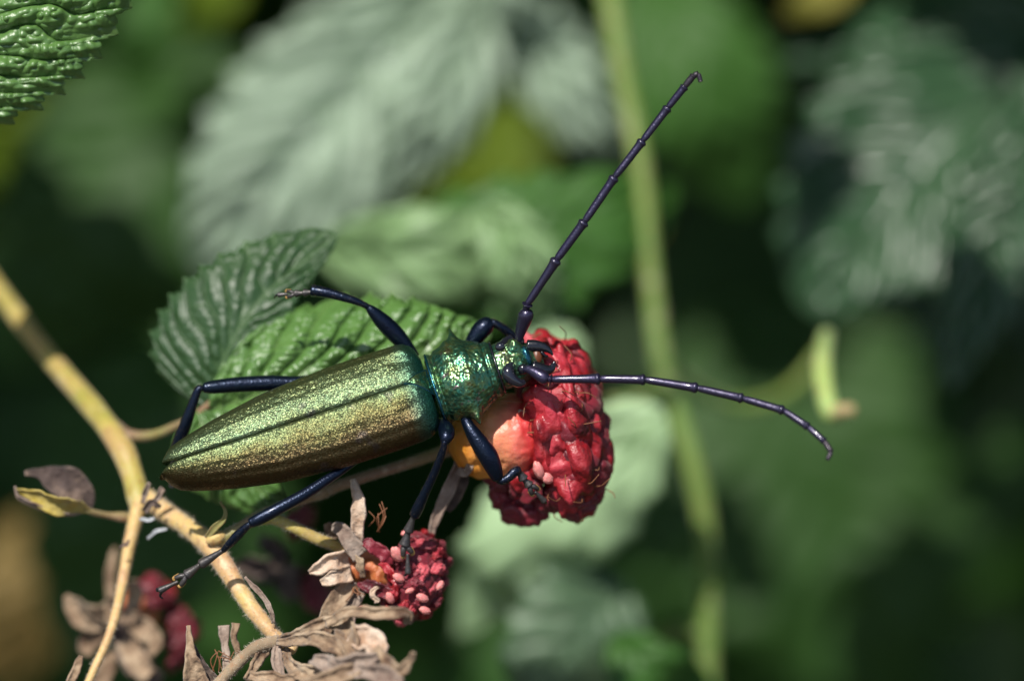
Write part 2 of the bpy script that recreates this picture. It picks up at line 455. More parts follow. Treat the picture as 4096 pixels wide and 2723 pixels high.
# ------------------------------------------------------------------ leaf builder
def leaf_geo(mid, wl, wr, roll=(0, 0), curl=(0, 0), nveins=9, delta=0.22, pleat=0.5, teeth=0.09, prof=(0.8, 0.75), nu=110, nw=36, rough=0.0, seed=0, quilt=0.25, jit=0.5):
    """mid: rows px,py,z along the midrib base->tip; wl/wr half widths in px left and right of the direction of growth"""
    c = np.array([cam(*r) for r in mid])
    Mp = spline(c, nu); T = unit(np.gradient(Mp, axis=0))
    view = np.array([0, 0, 1.0])
    left = unit(np.cross(view, T)); nrm = unit(np.cross(T, left))
    sc = np.array([(D - z) / D for z in Mp[:, 2]]) / PX
    u = np.linspace(0, 1, nu)
    f = np.clip(np.sin(np.pi * u ** prof[0]), 0, 1) ** prof[1]
    v = np.concatenate([-np.linspace(1, 0, nw + 1), np.linspace(0, 1, nw + 1)[1:]])
    U, Vv = np.meshgrid(u, v, indexing='ij')
    A = np.abs(Vv); lef = Vv < 0
    ph = nveins * (U - delta * A) + jit * noise(np.stack([U * 6, Vv * 3, U * 0 + seed], -1), 1.0, seed)
    fr = ph - np.floor(ph)
    tooth = np.abs(np.cos(np.pi * fr)) ** 2 * 0.65 + 0.35 * np.abs(np.cos(3 * np.pi * fr)) ** 2
    wid = np.where(lef, wl, wr) * f[:, None] * sc[:, None]
    wid = wid * (1 + teeth * (tooth - 0.5) * A ** 3)
    dist = A * wid
    rl, rr = math.radians(roll[0]), math.radians(roll[1])
    ang = np.where(lef, rl, rr)
    crl = np.where(lef, curl[0], curl[1])
    ang = ang + crl * A                      # bending away from the midrib
    sgn = np.where(lef, 1.0, -1.0)
    inplane = dist * np.cos(ang); out = dist * np.sin(ang)
    pl = np.abs(np.sin(np.pi * fr)) ** 0.75 * np.clip(A * 5, 0, 1) * np.clip((1.06 - A) * 6, 0.25, 1) * np.clip(f * 2.0, 0, 1)[:, None]
    P0 = Mp[:, None] + (sgn * inplane)[..., None] * left[:, None] + out[..., None] * nrm[:, None]
    q = (np.abs(noise(P0, 1.0, seed + 3))) * 1.0 + 0.8 * np.abs(noise(P0, 2.1, seed + 5))
    pl = pl * (0.75 + (0.5 * noise(P0, 0.45, seed + 6) if jit > 0.3 else 0.3 * noise(P0, 0.15, seed + 6)))
    h = pleat * (pl + quilt * q * np.clip(pl * 2.5, 0, 1))
    if rough: h = h + rough * fbm(P0, 0.12, seed + 9, 2)
    # forward shift of the margin so veins run towards the tip
    P = P0 + (0.55 * delta * dist)[..., None] * T[:, None] + h[..., None] * nrm[:, None]
    return P.reshape(-1, 3), grid_faces(nu, 2 * nw + 1), pl.reshape(-1), Mp, nrm

def leaflet(name, parent, mat, mid, wl, wr, rib=7, rib_mat=None, props=None, thick=0.12, **kw):
    V, F, pl, Mp, nrm = leaf_geo(mid, wl, wr, **kw)
    o = part(name, V, F, mat, parent, attrs={'pleat': pl}, props=props, solid=thick)
    if rib:
        n = 40
        k = np.linspace(0, len(Mp) - 1, n).astype(int)
        r = np.linspace(1, 0.25, n) * rib / PX
        rows = np.column_stack([Mp[k] + nrm[k] * (0.05), r])
        V, F = tube_geo(rows, n, 8, 1.0, None, True, mm=True)
        part('midrib', V, F, rib_mat or mat, o)
    return o

def hairs(name, ctrl, count, length, parent, mat, seed=0, thick=0.012, mm=False):
    """short fuzz along a tube given by the same control rows as the tube"""
    rg = np.random.default_rng(seed)
    c = np.asarray(ctrl, float)
    q = np.array([np.append(cam(r[0], r[1], r[2]), r[3] / PX * (D - r[2]) / D) for r in c]) if not mm else c
    s = spline(q, 200)
    T = unit(np.gradient(s[:, :3], axis=0))
    i = rg.integers(2, 198, count); a = unit(rg.normal(size=(count, 3)))
    a = unit(a - T[i] * np.sum(a * T[i], 1, keepdims=True))
    base = s[i, :3] + a * s[i, 3:4] * 0.96
    d = unit(a + 0.9 * rg.normal(size=(count, 3)) * 0.6 + T[i] * 0.4)
    l = length * (0.4 + 0.9 * rg.random((count, 1)))
    side = unit(np.cross(d, rg.normal(size=(count, 3)))) * thick
    tip = base + d * l; midp = base + d * l * 0.5 + a * l * 0.1
    side2 = unit(np.cross(d, side)) * thick
    V = np.stack([base + side, base - side * 0.5 + side2, base - side * 0.5 - side2, tip], 1).reshape(-1, 3)
    k = np.arange(count)[:, None] * 4
    F = np.concatenate([k + [0, 1, 3], k + [1, 2, 3], k + [2, 0, 3]])
    return part(name, V, F.astype(np.int32), mat, parent, smooth=True, props={'kind': 'stuff'})

def sepal(name, parent, mat, path, widths, cup=0.35, crinkle=0.25, face=(0, 0, 1), seed=0, n=34, m=13, thick=0.14, twist=0.0, props=None):
    """dry curled leaf-like lobe: path rows px,py,z; widths half widths in px along it"""
    c = np.array([cam(*r) for r in path])
    P = spline(c, n); T = unit(np.gradient(P, axis=0))
    w = np.interp(np.linspace(0, 1, n), np.linspace(0, 1, len(widths)), widths) / PX
    f = np.asarray(face, float)
    side = unit(np.cross(f, T)); nr = unit(np.cross(T, side))
    tw = np.linspace(0, twist, n)[:, None]
    s2 = side * np.cos(tw) + nr * np.sin(tw); n2 = -side * np.sin(tw) + nr * np.cos(tw)
    v = np.linspace(-1, 1, m)
    cu = cup * (1 + 0.5 * noise(P * 0.5 + seed, 1.0, seed))[:, None]
    a = v[None] * cu * 2.2
    rad = w[:, None] / np.maximum(cu * 2.2, 0.05)
    X = P[:, None] + (np.sin(a) * rad)[..., None] * s2[:, None] + ((1 - np.cos(a)) * rad)[..., None] * n2[:, None]
    X = X + (crinkle * w[:, None] * fbm(X, 0.9, seed, 3))[..., None] * n2[:, None]
    X = X + (0.25 * crinkle * fbm(X, 1.6, seed + 5, 2))[..., None] * s2[:, None]
    return part(name, X.reshape(-1, 3), grid_faces(n, m), mat, parent, solid=thick, props=props)

# ------------------------------------------------------------------ ground
def plane(name, z, size, mat, n=60):
    xs = np.linspace(-1, 1, n); xs = np.sign(xs) * np.abs(xs) ** 3 * size
    X, Y = np.meshgrid(xs, xs, indexing='ij')
    Z = np.full_like(X, z) + 0.02 * noise(np.stack([X, Y, X * 0], -1), 6.0, 4) * (np.abs(X) < 3) * (np.abs(Y) < 3)
    me = bpy.data.meshes.new(name)
    me.from_pydata(np.stack([X, Y, Z], -1).reshape(-1, 3).tolist(), [], grid_faces(n, n).tolist())
    me.polygons.foreach_set('use_smooth', np.full(len(me.polygons), True))
    me.materials.append(mat)
    o = bpy.data.objects.new(name, me); link(o)
    o['kind'] = 'structure'; o['label'] = 'dark shaded soil under the raspberry bushes'; o['category'] = 'ground'
    return o
k = NT('soil')
k.set(Base_Color=k.ramp(k.noise(0.02, 5).outputs['Fac'], [(0.3, (0.025, 0.018, 0.010)), (0.55, (0.05, 0.04, 0.02)), (0.75, (0.03, 0.055, 0.015))]), Roughness=0.9, Normal=k.bump(k.noise(0.08, 5).outputs['Fac'], 8.0))
plane('ground', 0.0, 60.0, k.m)

# ------------------------------------------------------------------ foliage masses (far behind, and unseen shade leaves added overhead)
def leaf_cloud(name, label, cat, pts, sizes, dirs, norms, mats, seed):
    """many small pointed, folded leaves as one mass"""
    rg = np.random.default_rng(seed)
    u = np.array([0, 0.22, 0.5, 0.78, 1.0]); w = np.array([0.02, 0.34, 0.40, 0.24, 0.0])
    n = len(pts)
    Tn = unit(dirs); Nn = unit(norms - Tn * np.sum(norms * Tn, 1, keepdims=True)); Sd = np.cross(Tn, Nn)
    V = []; 
    for i in range(5):
        ctr = pts + Tn * (u[i] - 0.5)[None] * sizes[:, None] - Nn * (0.5 * (u[i] - 0.45) ** 2 * sizes)[:, None]
        for sg in (-1, 0, 1):
            V.append(ctr + Sd * (sg * w[i] * sizes)[:, None] + Nn * (abs(sg) * 0.10 * sizes * (w[i] > 0.01))[:, None])
    V = np.stack(V, 1).reshape(-1, 3)
    base = np.arange(n)[:, None] * 15
    F = np.concatenate([base + np.array(q) for i in range(4) for q in ((i * 3, i * 3 + 1, i * 3 + 4, i * 3 + 3), (i * 3 + 1, i * 3 + 2, i * 3 + 5, i * 3 + 4))])
    t = bpy.data.objects.new(name, None)
    me = mesh_data(name, V, F.astype(np.int32), mats[0], True, None, C0)
    for m in mats[1:]: me.materials.append(m)
    mi = rg.integers(0, len(mats), n)
    me.polygons.foreach_set('material_index', np.tile(mi, 8).astype(np.int32))
    o = bpy.data.objects.new(name, me); o.location = Vector(C0); link(o)
    o['kind'] = 'stuff'; o['label'] = label; o['category'] = cat
    return o

rg = np.random.default_rng(5)
n = 1500
pts = np.stack([rg.uniform(-260, 260, n), rg.uniform(-230, 230, n), rg.uniform(-520, -190, n)], 1)
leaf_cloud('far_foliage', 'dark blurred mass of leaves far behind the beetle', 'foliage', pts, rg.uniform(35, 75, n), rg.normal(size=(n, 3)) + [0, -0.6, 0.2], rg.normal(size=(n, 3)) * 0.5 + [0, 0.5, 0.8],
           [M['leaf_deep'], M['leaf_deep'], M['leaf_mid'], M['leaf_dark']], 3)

# unseen leaves added above the frame to shade the background; sunlit gaps are left where the photograph shows sun
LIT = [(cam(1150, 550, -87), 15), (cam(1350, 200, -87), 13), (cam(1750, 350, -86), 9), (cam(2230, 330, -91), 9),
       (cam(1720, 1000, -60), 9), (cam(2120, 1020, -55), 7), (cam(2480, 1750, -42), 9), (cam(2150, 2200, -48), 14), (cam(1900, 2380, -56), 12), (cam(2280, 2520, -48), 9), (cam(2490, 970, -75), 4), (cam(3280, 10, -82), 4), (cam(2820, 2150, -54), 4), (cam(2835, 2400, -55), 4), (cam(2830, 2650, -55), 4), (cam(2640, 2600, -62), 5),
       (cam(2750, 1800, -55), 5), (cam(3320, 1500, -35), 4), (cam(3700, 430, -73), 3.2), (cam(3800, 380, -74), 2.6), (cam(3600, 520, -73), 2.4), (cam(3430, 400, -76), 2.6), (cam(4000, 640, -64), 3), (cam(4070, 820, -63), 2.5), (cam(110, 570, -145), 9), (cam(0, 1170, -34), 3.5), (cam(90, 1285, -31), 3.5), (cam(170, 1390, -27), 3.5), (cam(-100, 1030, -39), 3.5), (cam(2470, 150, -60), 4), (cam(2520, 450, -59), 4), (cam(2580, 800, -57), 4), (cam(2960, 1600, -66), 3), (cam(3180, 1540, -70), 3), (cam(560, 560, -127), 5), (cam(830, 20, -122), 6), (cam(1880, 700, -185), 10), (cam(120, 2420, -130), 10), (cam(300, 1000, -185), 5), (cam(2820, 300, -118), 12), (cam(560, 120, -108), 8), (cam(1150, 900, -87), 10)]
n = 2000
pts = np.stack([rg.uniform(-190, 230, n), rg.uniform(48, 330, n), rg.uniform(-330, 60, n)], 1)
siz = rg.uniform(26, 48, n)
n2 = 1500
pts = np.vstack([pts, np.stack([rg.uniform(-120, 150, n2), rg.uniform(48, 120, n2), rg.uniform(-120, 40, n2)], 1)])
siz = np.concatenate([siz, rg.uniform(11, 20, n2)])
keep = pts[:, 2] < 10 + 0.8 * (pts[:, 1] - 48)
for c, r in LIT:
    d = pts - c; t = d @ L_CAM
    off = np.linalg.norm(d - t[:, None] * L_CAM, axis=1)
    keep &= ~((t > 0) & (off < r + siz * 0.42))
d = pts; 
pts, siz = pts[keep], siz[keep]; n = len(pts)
leaf_cloud('added_shade_foliage', 'unseen leaves added overhead to shade the undergrowth', 'foliage', pts, siz, rg.normal(size=(n, 3)) + [0, -0.5, 0], rg.normal(size=(n, 3)) * 0.35 + L_CAM,
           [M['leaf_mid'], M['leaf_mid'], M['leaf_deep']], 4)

# ------------------------------------------------------------------ background leaves and stems
def bleaf(name, label, mat, lobes, petiole=None, group=None, cat='leaf', pet_mat=None):
    base = cam(*lobes[0]['mid'][0])
    t = thing(name, label, cat, base, group)
    for lb in lobes:
        lb = dict(lb)
        kw = dict(nu=90, nw=24, pleat=0.9, nveins=8, rib=9, thick=0.25, quilt=0.15, teeth=0.22, rough=1.6, jit=0.22, seed=len(ORG))
        kw.update(lb)
        mid, wl, wr = kw.pop('mid'), kw.pop('wl'), kw.pop('wr')
        mt = kw.pop('mat', mat)
        leaflet('leaflet', t, mt, mid, wl, wr, **kw)
    if petiole:
        tube('petiole', petiole, pet_mat or M['stem_green'], t, 20, 10)
    return t

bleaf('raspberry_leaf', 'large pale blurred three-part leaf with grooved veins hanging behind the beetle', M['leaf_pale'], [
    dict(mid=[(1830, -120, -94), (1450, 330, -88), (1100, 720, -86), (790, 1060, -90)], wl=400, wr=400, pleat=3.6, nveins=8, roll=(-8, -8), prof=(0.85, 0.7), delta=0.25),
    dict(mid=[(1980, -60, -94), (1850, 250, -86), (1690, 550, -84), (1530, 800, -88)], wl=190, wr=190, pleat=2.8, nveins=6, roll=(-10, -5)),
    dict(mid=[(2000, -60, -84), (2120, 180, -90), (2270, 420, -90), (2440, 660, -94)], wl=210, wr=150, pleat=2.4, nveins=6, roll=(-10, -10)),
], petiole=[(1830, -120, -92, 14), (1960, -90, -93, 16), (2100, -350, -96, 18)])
bleaf('raspberry_leaf', 'blue-green smooth blurred leaf with painted sun patches under the upright antenna', M['leaf_mid'], [
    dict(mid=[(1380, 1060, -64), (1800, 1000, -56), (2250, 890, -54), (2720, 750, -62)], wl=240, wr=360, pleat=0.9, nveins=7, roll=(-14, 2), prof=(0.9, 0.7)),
    dict(mid=[(1300, 1000, -62), (1600, 1020, -52), (1900, 1040, -52), (2200, 1280, -60)], wl=190, wr=200, pleat=1.8, nveins=5, roll=(0, -8), mat=M['leaf_sunpatch']),
    dict(mid=[(1960, 860, -50), (2060, 1000, -47), (2130, 1150, -48), (2180, 1340, -52)], wl=150, wr=150, pleat=1.8, nveins=5, roll=(0, -8), mat=M['leaf_sunpatch']),
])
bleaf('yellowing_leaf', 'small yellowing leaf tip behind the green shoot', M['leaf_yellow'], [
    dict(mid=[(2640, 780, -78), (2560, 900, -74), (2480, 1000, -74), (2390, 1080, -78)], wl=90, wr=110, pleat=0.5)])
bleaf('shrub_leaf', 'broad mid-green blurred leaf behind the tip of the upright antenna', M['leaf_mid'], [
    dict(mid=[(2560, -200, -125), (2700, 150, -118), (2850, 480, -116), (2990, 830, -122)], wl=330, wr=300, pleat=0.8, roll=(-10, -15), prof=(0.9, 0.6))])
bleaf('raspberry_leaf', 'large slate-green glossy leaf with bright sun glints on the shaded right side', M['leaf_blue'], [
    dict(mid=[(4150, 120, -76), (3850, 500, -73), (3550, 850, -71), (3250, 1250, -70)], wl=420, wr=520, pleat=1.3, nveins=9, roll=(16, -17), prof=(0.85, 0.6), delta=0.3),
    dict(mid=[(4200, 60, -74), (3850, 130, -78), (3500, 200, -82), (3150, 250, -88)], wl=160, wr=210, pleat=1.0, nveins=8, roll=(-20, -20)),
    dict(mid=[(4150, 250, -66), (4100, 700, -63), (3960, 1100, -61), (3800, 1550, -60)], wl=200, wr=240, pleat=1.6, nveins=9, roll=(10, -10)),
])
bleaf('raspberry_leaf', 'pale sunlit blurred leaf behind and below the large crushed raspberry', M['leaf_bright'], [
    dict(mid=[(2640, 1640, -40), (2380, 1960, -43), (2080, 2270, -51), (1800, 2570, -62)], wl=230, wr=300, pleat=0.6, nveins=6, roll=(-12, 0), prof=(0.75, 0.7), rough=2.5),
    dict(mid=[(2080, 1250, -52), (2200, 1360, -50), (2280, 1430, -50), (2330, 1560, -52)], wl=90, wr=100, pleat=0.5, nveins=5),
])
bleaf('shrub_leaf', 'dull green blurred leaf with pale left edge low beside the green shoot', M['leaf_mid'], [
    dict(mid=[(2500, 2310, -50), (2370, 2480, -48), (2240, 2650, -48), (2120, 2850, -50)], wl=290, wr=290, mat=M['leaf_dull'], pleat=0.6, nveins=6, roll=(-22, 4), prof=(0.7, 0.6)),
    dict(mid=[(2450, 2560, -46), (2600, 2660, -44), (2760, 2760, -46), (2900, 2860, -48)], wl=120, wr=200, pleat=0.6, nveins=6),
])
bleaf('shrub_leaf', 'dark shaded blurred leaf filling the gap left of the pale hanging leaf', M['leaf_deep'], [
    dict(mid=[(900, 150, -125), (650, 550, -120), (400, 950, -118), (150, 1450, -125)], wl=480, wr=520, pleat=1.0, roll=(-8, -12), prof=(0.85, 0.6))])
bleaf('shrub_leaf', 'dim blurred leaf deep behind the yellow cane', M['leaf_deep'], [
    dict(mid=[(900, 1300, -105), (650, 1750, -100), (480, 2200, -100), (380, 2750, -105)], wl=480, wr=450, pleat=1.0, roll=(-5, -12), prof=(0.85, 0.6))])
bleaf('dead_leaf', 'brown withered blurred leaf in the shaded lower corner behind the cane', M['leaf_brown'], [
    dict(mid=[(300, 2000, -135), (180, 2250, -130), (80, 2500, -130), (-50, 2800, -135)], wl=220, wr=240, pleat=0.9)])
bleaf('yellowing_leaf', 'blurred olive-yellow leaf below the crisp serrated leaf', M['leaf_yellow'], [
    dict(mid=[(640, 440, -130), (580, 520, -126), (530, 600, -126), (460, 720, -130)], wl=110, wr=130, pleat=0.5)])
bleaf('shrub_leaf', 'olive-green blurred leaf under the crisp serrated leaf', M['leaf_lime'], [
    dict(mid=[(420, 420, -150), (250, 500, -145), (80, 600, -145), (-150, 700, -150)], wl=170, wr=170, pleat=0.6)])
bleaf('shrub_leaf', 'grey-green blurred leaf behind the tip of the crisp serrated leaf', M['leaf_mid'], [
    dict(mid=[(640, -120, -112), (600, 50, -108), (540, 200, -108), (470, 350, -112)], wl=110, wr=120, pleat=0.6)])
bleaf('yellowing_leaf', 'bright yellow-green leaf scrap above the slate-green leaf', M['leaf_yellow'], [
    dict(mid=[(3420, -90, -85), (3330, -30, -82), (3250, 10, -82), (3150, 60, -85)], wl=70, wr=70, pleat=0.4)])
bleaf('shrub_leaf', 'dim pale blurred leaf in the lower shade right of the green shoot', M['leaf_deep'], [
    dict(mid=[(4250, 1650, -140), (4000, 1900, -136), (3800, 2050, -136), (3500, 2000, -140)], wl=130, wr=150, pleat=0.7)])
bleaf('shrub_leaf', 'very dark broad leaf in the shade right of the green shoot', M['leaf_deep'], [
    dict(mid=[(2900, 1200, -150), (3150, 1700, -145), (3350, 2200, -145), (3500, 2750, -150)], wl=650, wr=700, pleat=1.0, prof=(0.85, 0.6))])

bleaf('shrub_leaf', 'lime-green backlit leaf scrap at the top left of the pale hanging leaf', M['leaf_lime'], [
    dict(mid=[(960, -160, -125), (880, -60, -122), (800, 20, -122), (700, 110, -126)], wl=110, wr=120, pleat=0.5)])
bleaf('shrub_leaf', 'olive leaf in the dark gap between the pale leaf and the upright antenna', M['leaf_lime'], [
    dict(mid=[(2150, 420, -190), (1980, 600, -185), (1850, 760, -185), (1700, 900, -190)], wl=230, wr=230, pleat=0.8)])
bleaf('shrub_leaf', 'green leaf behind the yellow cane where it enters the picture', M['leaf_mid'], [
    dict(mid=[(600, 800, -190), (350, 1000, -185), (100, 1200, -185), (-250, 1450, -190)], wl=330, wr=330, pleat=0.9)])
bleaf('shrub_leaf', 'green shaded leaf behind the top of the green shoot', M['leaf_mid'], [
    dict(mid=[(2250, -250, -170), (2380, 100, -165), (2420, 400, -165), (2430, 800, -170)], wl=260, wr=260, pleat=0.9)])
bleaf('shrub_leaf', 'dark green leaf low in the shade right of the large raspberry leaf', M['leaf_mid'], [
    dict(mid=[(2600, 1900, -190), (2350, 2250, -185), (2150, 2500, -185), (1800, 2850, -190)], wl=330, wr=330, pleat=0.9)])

# green shoot with tendril and cut stub
t = thing('green_shoot', 'tall pale green shoot with side tendrils rising behind the antennae', 'stem', cam(2830, 2900, -55))
shoot = [(2410, -200, -62, 40.9), (2470, 200, -60, 40.9), (2560, 650, -58, 37.0), (2600, 1050, -56, 35.6), (2640, 1400, -55, 38.3), (2690, 1600, -55, 39.6), (2770, 1850, -54, 40.9), (2825, 2120, -54, 38.3), (2835, 2450, -55, 37.0), (2830, 2900, -55, 38.3)]
tube('main_stem', shoot, M['stem_green'], t, 60, 18, rough=0.06, freq=0.2)
tube('tendril', [(2660, 1430, -58, 22.5), (2760, 1530, -62, 22.5), (2900, 1610, -66, 22.5), (3050, 1610, -68, 22.5), (3180, 1540, -70, 21.0), (3290, 1410, -72, 19.5)], M['stem_green'], t, 40, 12)
tube('side_shoot', [(2680, 1540, -54, 26), (2560, 1590, -50, 26), (2440, 1610, -48, 22)], M['stem_green'], t, 20, 10)
tube('side_shoot', [(2820, 2530, -56, 26), (2720, 2520, -58, 32), (2600, 2580, -62, 40), (2520, 2640, -64, 36)], M['stem_green'], t, 20, 10)
t = thing('cut_stub', 'short bright green cut stalk stub hooked at its foot', 'stem', cam(3300, 1350, -34))
tube('stalk', [(3305, 1340, -42, 28), (3290, 1440, -36, 36), (3300, 1560, -33, 37), (3320, 1640, -32, 38), (3340, 1668, -32, 30)], M['stub'], t, 26, 14)
tube('stalk_end', [(3330, 1655, -32, 32), (3370, 1640, -31, 28), (3415, 1642, -31, 26)], M['stub_end'], t, 12, 12)

# ------------------------------------------------------------------ crisp leaf at the upper left
t = thing('raspberry_leaf', 'crisp wrinkled serrated green leaf reaching in from the upper left', 'leaf', cam(-420, 420, 0))
leaflet('leaflet', t, M['leaf_fresh'], [(-520, 450, -3), (-150, 120, -1), (220, -180, 0), (560, -470, -1)], 430, 440, roll=(-10, -10), curl=(0, -0.15),
        nveins=12, delta=0.30, pleat=0.55, teeth=0.16, prof=(0.72, 0.62), nu=340, nw=110, quilt=0.9, rib=8, thick=0.15, seed=4)

# ------------------------------------------------------------------ raspberry cane
cane = thing('raspberry_cane', 'yellow-tan branching raspberry cane carrying the beetle, leaf and berries', 'plant', cam(-120, 1000, -40))
main = [(-120, 1000, -40, 35.0), (0, 1170, -34, 36.5), (200, 1430, -25, 39.5), (380, 1640, -16, 45.6), (480, 1780, -12, 48.6), (530, 1900, -10.5, 44.1), (555, 1990, -9.5, 47.1), (570, 2050, -9, 39.5)]
tube('main_stem', main, M['stem_yellow'], cane, 60, 20, rough=0.05, freq=0.35)
brA = [(585, 1985, -9.5, 35.2), (650, 2040, -8, 38.4), (740, 2100, -6, 38.4), (830, 2170, -4, 44.0), (890, 2250, -3, 41.6), (960, 2360, -2, 35.2), (1030, 2460, -1, 32.0), (1110, 2550, -0.5, 27.2), (1180, 2600, 0, 20.8)]
a_ = tube('side_branch', brA, M['stem_tan'], cane, 70, 20, rough=0.06, freq=0.5, seed=2)
hairs('hairs', brA, 2600, 0.42, a_, M['hair'], 1)
brB = [(560, 1990, -9, 25.2), (545, 2060, -8.5, 28.0), (520, 2170, -8, 25.2), (490, 2330, -7, 21.0), (462, 2460, -5, 19.6), (425, 2570, -4, 18.2), (370, 2690, -3, 16.8), (330, 2790, -2, 16.1)]
b_ = tube('side_branch', brB, M['stem_tan'], cane, 60, 16, rough=0.05, freq=0.5, seed=3)
hairs('hairs', brB, 1200, 0.28, b_, M['hair'], 2)
pet = [(455, 1700, -14, 26), (520, 1740, -14, 22), (610, 1740, -13, 19), (700, 1705, -11.5, 17), (770, 1670, -10, 17), (860, 1600, -8.6, 14)]
tube('leaf_stalk', pet, M['stem_olive'], cane, 30, 12)
# fruit stalks
pedL = [(845, 2165, -3.5, 25.5), (890, 2150, -3, 26.3), (960, 2110, -3, 23.8), (1060, 2050, -3.6, 20.4), (1180, 2005, -4.4, 20.4), (1290, 1970, -5.0, 23.8), (1330, 1950, -5.2, 22.9), (1480, 1900, -5.6, 21.2), (1640, 1850, -6, 21.2), (1790, 1800, -6.5, 23.8), (1860, 1780, -7, 28.9)]
l_ = tube('fruit_stalk', pedL, M['stem_olive'], cane, 70, 14, rough=0.06, freq=0.6, seed=5)
hairs('hairs', pedL, 1400, 0.3, l_, M['hair'], 3)
pedS = [(1010, 2080, -3.2, 21.6), (1090, 2075, -3, 21.6), (1170, 2105, -2.8, 22.5), (1260, 2150, -3, 23.4), (1340, 2180, -3.4, 21.6), (1420, 2215, -4, 23.4)]
s_ = tube('fruit_stalk', pedS, M['stem_yellow'], cane, 40, 14, rough=0.06, freq=0.6, seed=6)
hairs('hairs', pedS, 900, 0.32, s_, M['hair'], 4)
V, F = ball_geo(cam(862, 2150, -2.6), np.array([26, 24, 44]) / PX, axes_from(cam(960, 2105, -2.6) - cam(850, 2155, -2.6)), 16, 12, 0.05)
part('bud', V, F, M['stem_tan'], cane)
sepal('stipule', cane, M['stem_olive'], [(826, 2150, -2.5), (860, 2110, -2), (895, 2075, -1.6), (900, 2040, -1.5), (880, 2005, -1.8)], [10, 16, 10, 6, 3], cup=0.5, crinkle=0.1, seed=2, thick=0.1)
sepal('stipule', cane, M['dry_grey'], [(1095, 2490, 0.2), (1075, 2420, 0.5), (1030, 2360, 0.6), (980, 2305, 0.4)], [8, 13, 12, 4], cup=0.6, crinkle=0.3, seed=3, thick=0.1)
# dry scraps and web at the node
for i, (pth, wd, mt) in enumerate([
        ([(570, 2010, -6.5), (585, 1960, -6), (600, 1930, -5.5)], [12, 16, 8], 'dry_grey'),
        ([(600, 2020, -6), (640, 1975, -5.2), (655, 1955, -5)], [12, 14, 16], 'dry_grey'),
        ([(580, 2040, -6), (610, 2010, -5), (640, 2030, -5.2)], [16, 20, 8], 'dry_dark'),
        ([(560, 2075, -6), (600, 2080, -5.5), (620, 2075, -5.5)], [6, 8, 5], 'web'),
        ([(590, 2155, -6), (630, 2125, -5.5), (668, 2115, -5.6)], [6, 8, 6], 'web'),
        ([(480, 2190, -6), (505, 2180, -5.6), (520, 2160, -5.8)], [4, 10, 4], 'dry_dark')]):
    sepal('dry_scrap', cane, M[mt], pth, wd, cup=0.5, crinkle=0.4, seed=20 + i, n=16, m=7, thick=0.08)
# withered leaf hanging at the node
dl = thing('withered_leaf', 'small withered yellow and dark brown leaf curled on its stalk at the cane node', 'leaf', cam(485, 2065, -8))
tube('stalk', [(520, 2070, -9, 20), (485, 2066, -8.5, 20), (430, 2060, -8, 13), (360, 2045, -7, 13), (330, 2030, -6.6, 8)], M['stem_olive'], dl, 24, 10)
sepal('yellow_fold', dl, M['dry_yellow'], [(365, 2050, -7), (300, 2020, -6), (240, 2015, -5.2), (170, 1990, -5), (110, 1970, -5.4), (70, 1955, -6)], [4, 42, 54, 46, 26, 8], cup=0.42, crinkle=0.28, face=(0.1, -0.5, 0.8), seed=31)
sepal('dark_fold', dl, M['dry_dark'], [(362, 2045, -8), (330, 1985, -7.4), (275, 1940, -7.2), (215, 1915, -7.2), (160, 1895, -7.2), (100, 1890, -6.6)], [10, 60, 82, 62, 24, 10], cup=0.3, crinkle=0.25, face=(0.1, 0.2, 0.9), seed=32)
sepal('dark_edge', dl, M['dry_grey'], [(330, 2050, -6.8), (240, 2055, -5.6), (150, 2020, -5.4), (85, 1985, -5.6), (62, 1945, -6)], [4, 14, 18, 20, 8], cup=0.5, crinkle=0.4, face=(0, -0.8, 0.5), seed=33)

# compound leaf under the beetle
lf = leaflet('leaflet', cane, M['leaf_dark'], [(840, 1640, -9.5), (900, 1430, -9.0), (1050, 1190, -9.5), (1345, 935, -12)], 330, 165, roll=(-6, 6), curl=(-0.25, 0.1),
             nveins=11, delta=0.25, pleat=0.42, teeth=0.17, prof=(0.62, 0.62), nu=220, nw=80, quilt=0.35, rib=7, seed=7, props={'label': 'darker leaflet standing behind'})
leaflet('leaflet', cane, M['leaf_fresh'], [(850, 1640, -8.5), (1100, 1560, -6.2), (1450, 1480, -6.0), (1780, 1400, -7.2), (1960, 1320, -9.5)], 400, 230, roll=(-8, -10), curl=(-0.55, -0.2),
        nveins=12, delta=0.19, pleat=0.95, teeth=0.17, prof=(0.66, 0.62), nu=320, nw=110, quilt=0.38, rib=7, seed=8, props={'label': 'bright puckered leaflet right under the wing cases'})
leaflet('leaflet', cane, M['leaf_fresh'], [(790, 1640, -9.5), (850, 1780, -8.5), (980, 1900, -8.5), (1150, 2060, -9.5)], 130, 190, roll=(-8, -6), curl=(-0.2, -0.2),
        nveins=9, delta=0.28, pleat=0.5, teeth=0.09, prof=(0.7, 0.6), nu=140, nw=46, quilt=0.3, rib=6, seed=9, props={'label': 'leaflet showing below the wing tips'})

# ------------------------------------------------------------------ raspberries
def drupelet_meshes(tag, mats, kinds=4, rough=0.28, freq=1.6):
    out = []
    for m in mats:
        for q in range(kinds):
            d, F = ball_geo((0, 0, 0), (1, 1, 0.85), None, 28, 19)
            d = d / 1.0
            k = 1 + rough * fbm(d + 13.7 * q, freq, q + 3, 2) - 0.16 * (1 - np.abs(noise(d + 5.1 * q, 1.5, q + 40))) ** 3
            V = d * k[:, None]
            me = mesh_data('drupelet', V, F, M[m], True, None, C0)
            out.append(me)
    return out

